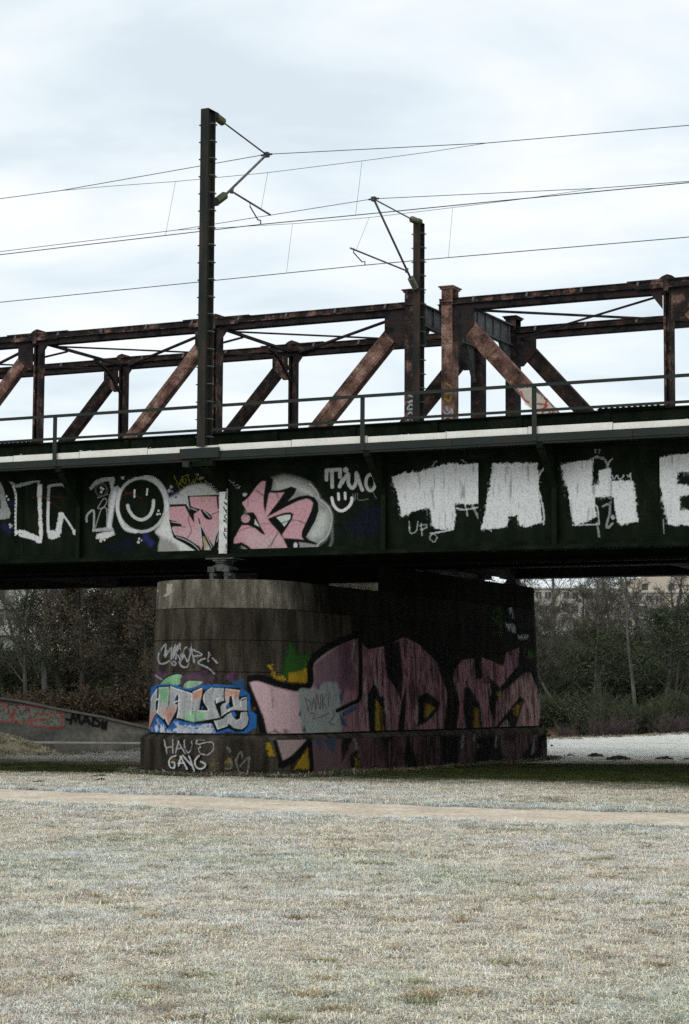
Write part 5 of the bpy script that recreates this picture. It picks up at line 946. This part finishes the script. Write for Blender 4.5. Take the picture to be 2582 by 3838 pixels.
# ---- trees
BARK = mat('dark_bark', (.040, .036, .030), (.11, .10, .085), .95, 3, stretch=(1, 1, .25)); BARK2 = mat('grey_bark', (.075, .070, .060), (.17, .16, .14), .95, 3, stretch=(1, 1, .25))
TWIG = mat('twigs', (.046, .046, .033), (.118, .110, .080), .95, 1.2, coord='Object'); TWIG2 = mat('reddish_twigs', (.060, .044, .042), (.13, .10, .095), .95, 1.0)
TWIGG = mat('greenish_twigs', (.036, .044, .024), (.095, .102, .058), .95, 1.2)
IVY = mat('ivy_leaves', (.018, .032, .012), (.060, .078, .030), .6, 2); BROWNL = mat('dry_brown_leaves', (.028, .026, .014), (.105, .074, .045), .9, 1.5)
def perp(d, rnd):
    v = Vector((rnd.gauss(0, 1), rnd.gauss(0, 1), rnd.gauss(0, 1))); v = v-d*v.dot(d); return v.normalized()
def grow(seed, h, r0, lean=.05, fork=.35, spread=.75, n1=12, n2=7, n3=7, n4=5, rise=.55, lean2=0):
    rnd = random.Random(seed); T = MB(); C = MB(); TW = []
    def limb(p, d, ln, r, lv):
        k = 6 if lv == 0 else 4; pts = [p]; rs = [r]; dd = d.copy()
        for i in range(k):
            dd = (dd+perp(dd, rnd)*(.07 if lv == 0 else .16)+Vector((0, 0, .05*lv))).normalized(); p = p+dd*(ln/k); pts.append(p); rs.append(r*(1-(i+1)/k*(.72 if lv == 0 else .8)))
        (T if lv < 2 else C).tube(pts, rs, 6 if lv == 0 else (4 if lv == 1 else 3), False)
        return pts, dd
    def at(pts, t):
        q = t*(len(pts)-1); i = min(int(q), len(pts)-2); return pts[i].lerp(pts[i+1], q-i), (pts[i+1]-pts[i]).normalized()
    d0 = Vector((rnd.gauss(0, lean)+lean2, rnd.gauss(0, lean), 1)).normalized(); tp, _ = limb(Vector((0, 0, -.4)), d0, h, r0, 0)
    for i in range(n1):
        t = fork+(1-fork)*((i+rnd.random())/n1)**.85; p, d = at(tp, min(t, .98)); s = perp(d, rnd); dd = (d*rise*rnd.uniform(.7, 1.4)+s*spread+Vector((0, 0, .25))).normalized(); ln = h*.40*(1.15-t*.75)*rnd.uniform(.7, 1.2)
        p1, _ = limb(p, dd, ln, r0*.34*(1.15-t*.7), 1)
        for j in range(n2):
            q, d1 = at(p1, rnd.uniform(.25, 1)); d2 = (d1*.8+perp(d1, rnd)*.75+Vector((0, 0, .12))).normalized(); l2 = ln*.42*rnd.uniform(.6, 1.2); p2, _ = limb(q, d2, l2, r0*.10, 2)
            for m_ in range(n3):
                q3, d3 = at(p2, rnd.uniform(.2, 1)); d4 = (d3+perp(d3, rnd)*.9).normalized(); l4 = l2*.5*rnd.uniform(.5, 1.2); e3 = q3+d4*l4
                TW.append((q3, e3, .022))
                for n_ in range(n4):
                    q5 = q3.lerp(e3, rnd.uniform(.2, 1)); d5 = (d4+perp(d4, rnd)*1.0+Vector((0, 0, .2))).normalized(); TW.append((q5, q5+d5*l4*rnd.uniform(.4, .9), .014))
    for a, b, w in TW:
        d = (b-a); s = d.cross(Vector((rnd.gauss(0, 1), rnd.gauss(0, 1), .1))).normalized()*w; C.add([a-s, a+s, b], [(0, 1, 2)])
    ends = [b for a, b, w in TW]
    return T, C, tp, ends
def leaves(pts, n, size, jit, seed):
    rnd = np.random.default_rng(seed); P = np.array([tuple(p) for p in pts]); P = P[rnd.integers(0, len(P), n)]+rnd.normal(0, jit, (n, 3)); a = rnd.normal(size=(n, 3)); a /= np.linalg.norm(a, axis=1)[:, None]; b = np.cross(a, rnd.normal(size=(n, 3))); b /= np.linalg.norm(b, axis=1)[:, None]
    s = size*rnd.uniform(.6, 1.3, (n, 1)); V = np.stack([P-a*s, P+b*s*.55, P+a*s, P-b*s*.55], 1).reshape(-1, 3); return V, np.arange(4*n).reshape(n, 4)
def lmesh(name, V, F, m):
    o_ = npmesh(name, V, F, m); me = o_.data; bpy.data.objects.remove(o_); return me
KINDS = []
for sd, h, r0, kw, bk, tw, lf in ((1, 15, .26, {}, BARK2, TWIG, None), (2, 13, .20, dict(fork=.25, spread=.9, n1=15), BARK, TWIG, None), (3, 17, .24, dict(fork=.45, spread=.6, rise=.8), BARK2, TWIG, None), (4, 11, .17, dict(fork=.2, spread=1.0, n1=16, lean=.12), BARK, TWIG, ('i', 2600)),
                                  (5, 14, .26, dict(fork=.2, spread=.8, n1=14), BARK, TWIG, ('i', 5200)), (6, 12, .20, dict(fork=.12, spread=.85, n1=18), BARK, TWIG, ('b', 6500)), (7, 10, .16, dict(fork=.1, spread=.9, n1=18), BARK, TWIG, ('b', 6000)), (8, 12, .22, dict(fork=.3, spread=1.1, n1=12, lean=.2), BARK2, TWIG, None)):
    T, C, tp, ends = grow(sd, h, r0, **kw); lm = None
    if lf:
        src = ends if lf[0] == 'b' else [p for p in ends if p.z < h*.75] + [tp[i].lerp(tp[i+1], t) for i in range(5) for t in np.linspace(0, 1, 60)]
        V, F = leaves(src, lf[1], .13 if lf[0] == 'b' else .12, .25 if lf[0] == 'b' else .3, sd); lm = lmesh('leaves', V, F, BROWNL if lf[0] == 'b' else IVY)
    KINDS.append((T.mesh('trunk', bk), C.mesh('crown', tw), lm))
def tree(kind, X, Y, sc, label, group, name='bare_tree'):
    R = empty(name, (X, Y, float(hgt(X, Y))-.1), random.uniform(0, 6.28)); R.scale = (sc*random.uniform(.9, 1.1), sc*random.uniform(.9, 1.1), sc); tag(R, label, 'tree', group)
    t, c_, l_ = KINDS[kind]; inst('trunk', t, R); cr = inst('crown', c_, R)
    if l_: inst('leaves', l_, cr)
rt_ = random.Random(5)
GL, GR_ = 'trees on the far bank left of the pier', 'trees on the far bank right of the pier'
LT = {0: ('bare_tree', 'bare dark winter tree'), 1: ('bare_tree', 'bare spreading winter tree'), 2: ('bare_tree', 'tall bare grey-barked tree'), 3: ('ivy_tree', 'low tree with ivy-green leaves'), 4: ('ivy_tree', 'ivy-clad dark green tree'), 5: ('brown_tree', 'tree keeping dry brown leaves'), 6: ('brown_tree', 'small tree keeping dry brown leaves'), 7: ('leaning_tree', 'leaning pale-barked bare tree')}
def row(n, x0, x1, y0, y1, kinds, s0, s1, side, grp):
    for i in range(n):
        k = rt_.choice(kinds); X = x0+(x1-x0)*(i+rt_.uniform(.1, .9))/n; nm, lb = LT[k]; tree(k, X, rt_.uniform(y0, y1), rt_.uniform(s0, s1), lb+side, grp, nm)
row(5, -42, -27, 160, 172, [2, 0, 1, 0], .7, .9, ' at the far left above the river wall', GL)
row(3, -27, -23, 160, 172, [0, 2, 1], .8, 1.0, ' between the pale block and the brown thicket', GL)
row(8, -23, -12, 160, 172, [5, 4, 3, 4, 1, 5, 4], .85, 1.05, ' in the front of the thicket left of the pier', GL)
row(10, -24, -10, 174, 196, [0, 2, 5, 4, 1, 2, 5], .85, 1.05, ' in the thicket left of the pier', GL)
row(6, -42, -25, 176, 196, [2, 0, 2], .75, .95, ' against the pale block, left of the thicket', GL)
row(7, -28, -10, 210, 235, [2, 0, 5, 4, 1], .8, 1.0, ' at the back of the thicket left of the pier', GL)
row(10, -10, 13, 160, 200, [0, 1, 4, 2, 5], .7, .95, ' across the river behind the pier', GR_)
row(14, 13, 38, 159, 168, [1, 0, 3, 4, 7, 1, 3], .65, .9, ' in the front of the wood right of the pier', GR_)
row(18, 13, 46, 170, 200, [0, 1, 4, 4, 0, 1, 3], .54, .76, ' in the wood right of the pier', GR_)
row(13, 15, 52, 205, 240, [1, 0, 2, 1], .45, .6, ' at the back of the wood right of the pier', GR_)
for px, Y, k, sc, lb in ((2290, 205, 1, 1.18, 'broad dark bare tree standing above the wood, left of the beige block'), (2440, 200, 2, 1.02, 'tall thin bare tree in front of the curved penthouse'), (2525, 198, 2, 1.05, 'tall thin bare tree at the right edge of the wood'), (2160, 208, 1, .85, 'bare tree in front of the cream block, third from the pier top'), (2230, 212, 0, .8, 'bare tree in front of the right end of the cream block'), (2045, 190, 0, .95, 'bare tree whose twigs show beside the pier top')):
    tree(k, (px-1291)*Y/7575, Y, sc, lb, None)
# ---- shrubs
SH = []
for sd, col, lf in ((1, TWIG2, 0), (2, TWIGG, 1300), (3, BROWNL, 2200), (4, TWIGG, 0)):
    rnd = random.Random(sd+50); C = MB(); ends = []
    for i in range(110 if sd == 4 else 70):
        a = rnd.uniform(0, 6.28); tl = rnd.uniform(.1, .9); p = Vector((rnd.gauss(0, .35), rnd.gauss(0, .35), -.1)); d = Vector((cos(a)*tl, sin(a)*tl, 1)).normalized(); ln = rnd.uniform(1.2, 2.6); q = p+d*ln*.55; e_ = q+(d+Vector((cos(a)*.3, sin(a)*.3, .1))).normalized()*ln*.45
        C.tube([p, q, e_], [.03, .018, .006], 3, False)
        for j in range(24 if sd == 4 else 16):
            s_ = q.lerp(e_, rnd.random()) if j % 3 else p.lerp(q, rnd.uniform(.4, 1)); dd = (d+perp(d, rnd)*.9).normalized(); t = s_+dd*rnd.uniform(.25, .7); w = dd.cross(Vector((rnd.gauss(0, 1), rnd.gauss(0, 1), .2))).normalized()*.014; C.add([s_-w, s_+w, t], [(0, 1, 2)]); ends.append(t)
    lm = None
    if lf: V, F = leaves(ends, lf, .09, .12, sd); lm = lmesh('leaves', V, F, IVY if sd == 2 else BROWNL)
    SH.append((C.mesh('stems', col), lm))
def shrub(k, X, Y, sc, label, group, z=None):
    R = empty('shrub', (X, Y, float(hgt(X, Y)) if z is None else z), random.uniform(0, 6.28)); R.scale = (sc*1.2, sc*1.2, sc); tag(R, label, 'shrub', group); inst('stems', SH[k][0], R)
    if SH[k][1]: inst('leaves', SH[k][1], R)
for i in range(26): shrub(rt_.choice([2, 2, 1]), -44+i*1.35+rt_.uniform(-.6, .6), rt_.uniform(156, 163), rt_.uniform(.8, 1.5), 'leafy brown undergrowth shrub above the river wall', 'shrubs above the river wall')
for i in range(34): shrub(rt_.choice([3, 1, 3, 3]), 9+i*1.05+rt_.uniform(-.5, .5), rt_.uniform(154.5, 161), rt_.uniform(.8, 1.6), 'dark undergrowth shrub at the foot of the wood right of the pier', 'shrubs at the foot of the right wood')
for px, Y, sc, lb in ((2260, 150, .8, 'reddish bare bush at the river edge below the wood, nearest the pier'), (2330, 151, .75, 'reddish bare bush at the river edge, second from the pier'), (2510, 149, .85, 'reddish bare bush at the river edge near the right border'), (2570, 148, .9, 'reddish bare bush at the river edge cut by the right border'), (2120, 149, .5, 'small reddish bush at the river edge beside the pier')):
    shrub(0, (px-1291)*Y/7575, Y, sc, lb, None, -1.5)
for i in range(40): shrub(3 if i % 3 else 1, 11+i*.86+rt_.uniform(-.6, .6), rt_.uniform(164, 200), rt_.uniform(1.5, 2.7), 'tall dark twiggy thicket shrub inside the wood right of the pier', 'thicket shrubs inside the right wood')
for i in range(18): shrub(rt_.choice([1, 2, 3, 3]), -42+i*1.75+rt_.uniform(-.6, .6), rt_.uniform(166, 190), rt_.uniform(1.3, 2.2), 'tall dark thicket shrub inside the wood left of the pier', 'thicket shrubs inside the left wood')
iv = bw(np.array([1.74, 1.78, 1.70]), np.array([13.6, 13.3, 14.0]), np.array([.95, .60, 1.15])); V, F = leaves(iv, 150, .05, .10, 77); o_ = npmesh('ivy_plant', V, F, mat('bright_ivy', (.03, .055, .012), (.09, .11, .03), .6, 6)); tag(o_, 'green ivy sprig on the plinth at the far right corner of the pier', 'plant')
# ---- molehills
MOLES = []
def molehill(px, py, w, label, hf=.34):
    p = gnd(px, py); X, Y = p[0], p[1]; MOLES.append((X, Y, w)); n, m_ = 18, 7; V = []; F = []; sd = int(px)
    for i in range(m_):
        for j in range(n):
            r = w*(1-i/(m_-1)); t = 2*pi*j/n; a, b = r*cos(t), r*sin(t); V.append((a, b, w*hf*(1-(r/w)**1.6)+(float(vnoise(a+sd, b, w*.25, 5))-.5)*w*.34*(i > 0)-.03*(i == 0)))
    for i in range(m_-1):
        for j in range(n): F.append((i*n+j, i*n+(j+1) % n, (i+1)*n+(j+1) % n, (i+1)*n+j))
    o_ = MB().add(V, F).build('molehill', SOIL); o_.location = (X, Y, float(hgt(X, Y))+.02); tag(o_, label, 'molehill', 'molehills in the frosty meadow')
E7z = zm((1962, 2130, 2582, 2950), 1568)
for q, w, lb in (((900, 1822), .36, 'largest molehill right of the pier'), ((680, 1802), .24, 'low molehill between the pier and the largest one'), ((445, 1784), .17, 'small molehill nearest the pier on the right'), ((1330, 1825), .30, 'molehill right of the largest one'), ((1575, 1822), .22, 'molehill at the right border of the meadow')): molehill(*E7z([q])[0], w, lb)
for q, w, lb in (((950, 1945), .20, 'brown molehill left of the pier foot, the bigger one'), ((965, 1985), .20, 'flat earth patch just below the bigger molehill left of the pier'), ((205, 1897), .16, 'small molehill far left by the dark grass'), ((375, 1990), .2, 'flat earth patch at the left by the path edge'), ((1385, 1985), .17, 'small earth patch in front of the pier corner')): molehill(*Z9([q])[0], w, lb, .22)

# ------------------------------------------------------------------ grass blades (uncountable): instanced tufts, frosted outside the bridge's cover
def tuft(seed, n=24, hgt_=.019, spread=.055, ln=.058, wd_=.0020):
    rnd = random.Random(seed); V = []; F = []; tips = []
    for i in range(n):
        a = rnd.uniform(0, 6.28); r = spread*math.sqrt(rnd.random()); x, y = r*cos(a), r*sin(a); b = rnd.uniform(0, 6.28); l_ = ln*rnd.uniform(.5, 1.25); up = hgt_*rnd.uniform(.4, 1.5)
        dx_, dy_ = cos(b), sin(b); w = wd_*rnd.uniform(.7, 1.4); k = len(V)
        mx_, my_, mz_ = x+dx_*l_*.45, y+dy_*l_*.45, up; ex, ey, ez = x+dx_*l_, y+dy_*l_, up*rnd.uniform(.3, 1.1)
        V += [(x-dy_*w, y+dx_*w, -.01), (x+dy_*w, y-dx_*w, -.01), (mx_-dy_*w, my_+dx_*w, mz_), (mx_+dy_*w, my_-dx_*w, mz_), (ex, ey, ez)]; F += [(k, k+1, k+3, k+2), (k+2, k+3, k+4)]
    me = bpy.data.meshes.new('tuft'); me.from_pydata(V, [], F); return me
def grass_mat():
    M = bpy.data.materials.new('frosted_grass'); M.use_nodes = True; n = M.node_tree.nodes; l = M.node_tree.links; b = n['Principled BSDF']; b.inputs['Roughness'].default_value = .8; b.inputs['Specular IOR Level'].default_value = .15
    a = n.new('ShaderNodeAttribute'); a.attribute_type = 'INSTANCER'; a.attribute_name = 'gcol'; l.new(a.outputs['Color'], b.inputs['Base Color']); return M
GM = grass_mat(); gcollection = bpy.data.collections.new('tufts')
for i in range(10):
    me = tuft(i); me.materials.append(GM); gcollection.objects.link(bpy.data.objects.new('tuft', me))
def scatter(name, label, pts, cols, scl, kind='stuff'):
    me = bpy.data.meshes.new(name); me.vertices.add(len(pts)); me.vertices.foreach_set('co', np.ascontiguousarray(pts, np.float32).ravel())
    a = me.attributes.new('gcol', 'FLOAT_COLOR', 'POINT'); a.data.foreach_set('color', np.ascontiguousarray(np.concatenate([cols, np.ones((len(cols), 1))], 1), np.float32).ravel())
    a = me.attributes.new('gs', 'FLOAT', 'POINT'); a.data.foreach_set('value', np.ascontiguousarray(scl, np.float32)); me.materials.append(GM)
    o_ = bpy.data.objects.new(name, me); COL.objects.link(o_); tag(o_, label, 'grass', kind=kind)
    g = bpy.data.node_groups.new(name, 'GeometryNodeTree'); g.interface.new_socket('Geometry', in_out='INPUT', socket_type='NodeSocketGeometry'); g.interface.new_socket('Geometry', in_out='OUTPUT', socket_type='NodeSocketGeometry')
    n = g.nodes; l = g.links; gi = n.new('NodeGroupInput'); go = n.new('NodeGroupOutput'); ip = n.new('GeometryNodeInstanceOnPoints'); ci = n.new('GeometryNodeCollectionInfo'); ci.inputs[0].default_value = gcollection; ci.inputs[1].default_value = True; ci.inputs[2].default_value = True
    ri = n.new('FunctionNodeRandomValue'); ri.data_type = 'INT'; ri.inputs[4].default_value = 0; ri.inputs[5].default_value = 9
    rr = n.new('FunctionNodeRandomValue'); rr.data_type = 'FLOAT_VECTOR'; rr.inputs[0].default_value = (-.25, -.25, 0); rr.inputs[1].default_value = (.25, .25, 6.283)
    na = n.new('GeometryNodeInputNamedAttribute'); na.data_type = 'FLOAT'; na.inputs[0].default_value = 'gs'
    l.new(gi.outputs[0], ip.inputs['Points']); l.new(ci.outputs[0], ip.inputs['Instance']); ip.inputs['Pick Instance'].default_value = True; l.new(ri.outputs[2], ip.inputs['Instance Index']); l.new(rr.outputs[0], ip.inputs['Rotation']); l.new(na.outputs[0], ip.inputs['Scale']); l.new(ip.outputs[0], go.inputs[0])
    md = o_.modifiers.new('scatter', 'NODES'); md.node_group = g; return o_
def field(y0, y1, dens, mg=1.4):
    hw = .172*y1*1.1+mg; n = int((y1-y0)*2*hw*dens); Y = RNG.uniform(y0, y1, n); X = RNG.uniform(-hw, hw, n); return X, Y
XS = []; YS = []
y = 8.6
while y < 62:
    y2 = min(y*1.08, 62); x_, y_ = field(y, y2, min(1900, 21000/y) if y < 60 else 520); XS.append(x_); YS.append(y_); y = y2
x_, y_ = field(62, 95, 260, 3); XS.append(x_); YS.append(y_)
X = np.concatenate(XS); Y = np.concatenate(YS)
pd = seg_dist(X, Y, PMID); keep = pd > PWID-.10+(vnoise(X, Y, .35, 61)-.5)*.75
bx_, by_ = tobr(X, Y); keep &= ~((np.abs(bx_) < 1.74) & (by_ > -1.4) & (by_ < 14.7)); keep &= (X-bank_x(Y)) > -.5
for mx_, my_, mw_ in MOLES: keep &= np.hypot(X-mx_, (Y-my_)*.8) > mw_*.95
X, Y = X[keep], Y[keep]; cg_ = gcolor(X, Y); br_ = RNG.uniform(.55, 1.36, len(X)); hue = RNG.normal(0, .06, (len(X), 1)); br_[RNG.random(len(X)) < .10] *= .5; br_ = np.where(Y > 47, .9+.3*(br_-.55)/.8, br_)
fr_ = frost(X, Y); tus = vnoise(X*.7, Y*1.3, .22, 81); tus2 = vnoise(X*.5, Y, 1.1, 82)
cg_ = cg_*br_[:, None]*(1+hue*np.array([1.2, 0, -1.2])); 
dk = np.clip((.40-tus*.72-tus2*.28)*7, 0, 1)[:, None]*fr_[:, None]; cg_ = cg_*(1-dk*.5)+np.array([.16, .14, .09])*dk*.45
sc_ = (.55+1.0*tus)*np.clip((Y/16)**.35, .85, 1.6)*RNG.uniform(.7, 1.25, len(X)); fr_ = frost(X, Y); sc_ = sc_*(.75+.25*fr_)*np.where(Y > 47, .6, 1)
edge_ = np.exp(-np.clip(pd[keep]-PWID, 0, 9)/.3); sc_ *= 1+.15*edge_
tx_, ty_ = field(9, 34, 1.3, 2); tn = 15; tr_ = RNG.uniform(.03, .10, len(tx_)); ta = RNG.uniform(0, 6.28, (len(tx_), tn)); tq = np.sqrt(RNG.random((len(tx_), tn)))*tr_[:, None]
TX = (tx_[:, None]+tq*np.cos(ta)*1.5).ravel(); TY = (ty_[:, None]+tq*np.sin(ta)*.8).ravel(); kk = seg_dist(TX, TY, PMID) > PWID+.2; TX, TY = TX[kk], TY[kk]; tcx = np.where((RNG.random(len(tx_)) < .5)[:, None, None], np.array([.27, .27, .15]), np.array([.36, .28, .17])); tcx = np.broadcast_to(tcx, (len(tx_), tn, 3)).reshape(-1, 3)[kk]*RNG.uniform(.5, 1.9, (len(TX), 1))
X = np.r_[X, TX]; Y = np.r_[Y, TY]; cg_ = np.r_[cg_, tcx]; sc_ = np.r_[sc_, RNG.uniform(.9, 1.7, len(TX))]
scatter('frosty_grass', 'short frosted straw and green meadow grass', np.stack([X, Y, hgt(X, Y)+.004], 1), np.clip(cg_, .008, .93), sc_)
# taller weeds round the pier foot and dry grass on the river island and banks
us = RNG.uniform(-4.6, 14, 2000); q_ = RNG.normal(0, .13, 2000); wx_, wy_ = pier_xy(us, np.full(2000, 1.83)+np.abs(q_)); wp3 = bw(wx_, wy_, 0*wx_); wp3[:, 2] = hgt(wp3[:, 0], wp3[:, 1])
wc_ = np.where(RNG.random((2000, 1)) < .45, np.array([[.30, .27, .20]]), np.array([[.07, .085, .035]]))*RNG.uniform(.6, 1.3, (2000, 1)); scatter('pier_weeds', 'weeds growing along the foot of the pier', wp3, wc_, RNG.uniform(1.4, 4.2, 2000)*np.where(us < 1.5, 1, .7))
n_ = 3800; ax_ = -16+RNG.uniform(-7, 7, n_); ay_ = RNG.uniform(72, 92, n_); az_ = hgt(ax_, ay_); k_ = az_ > -1.6; n2_ = 700; ex_y = RNG.uniform(46, 92, n2_); ex_x = bank_x(ex_y)+RNG.uniform(-.9, .5, n2_); 
P_ = np.concatenate([np.stack([ax_, ay_, az_], 1)[k_], np.stack([ex_x, ex_y, hgt(ex_x, ex_y)], 1)]); scatter('bank_grass', 'tall dry grass along the river edge', P_, np.array([[.30, .255, .17]])*RNG.uniform(.5, 1.3, (len(P_), 1)), RNG.uniform(1.6, 4.2, len(P_)))
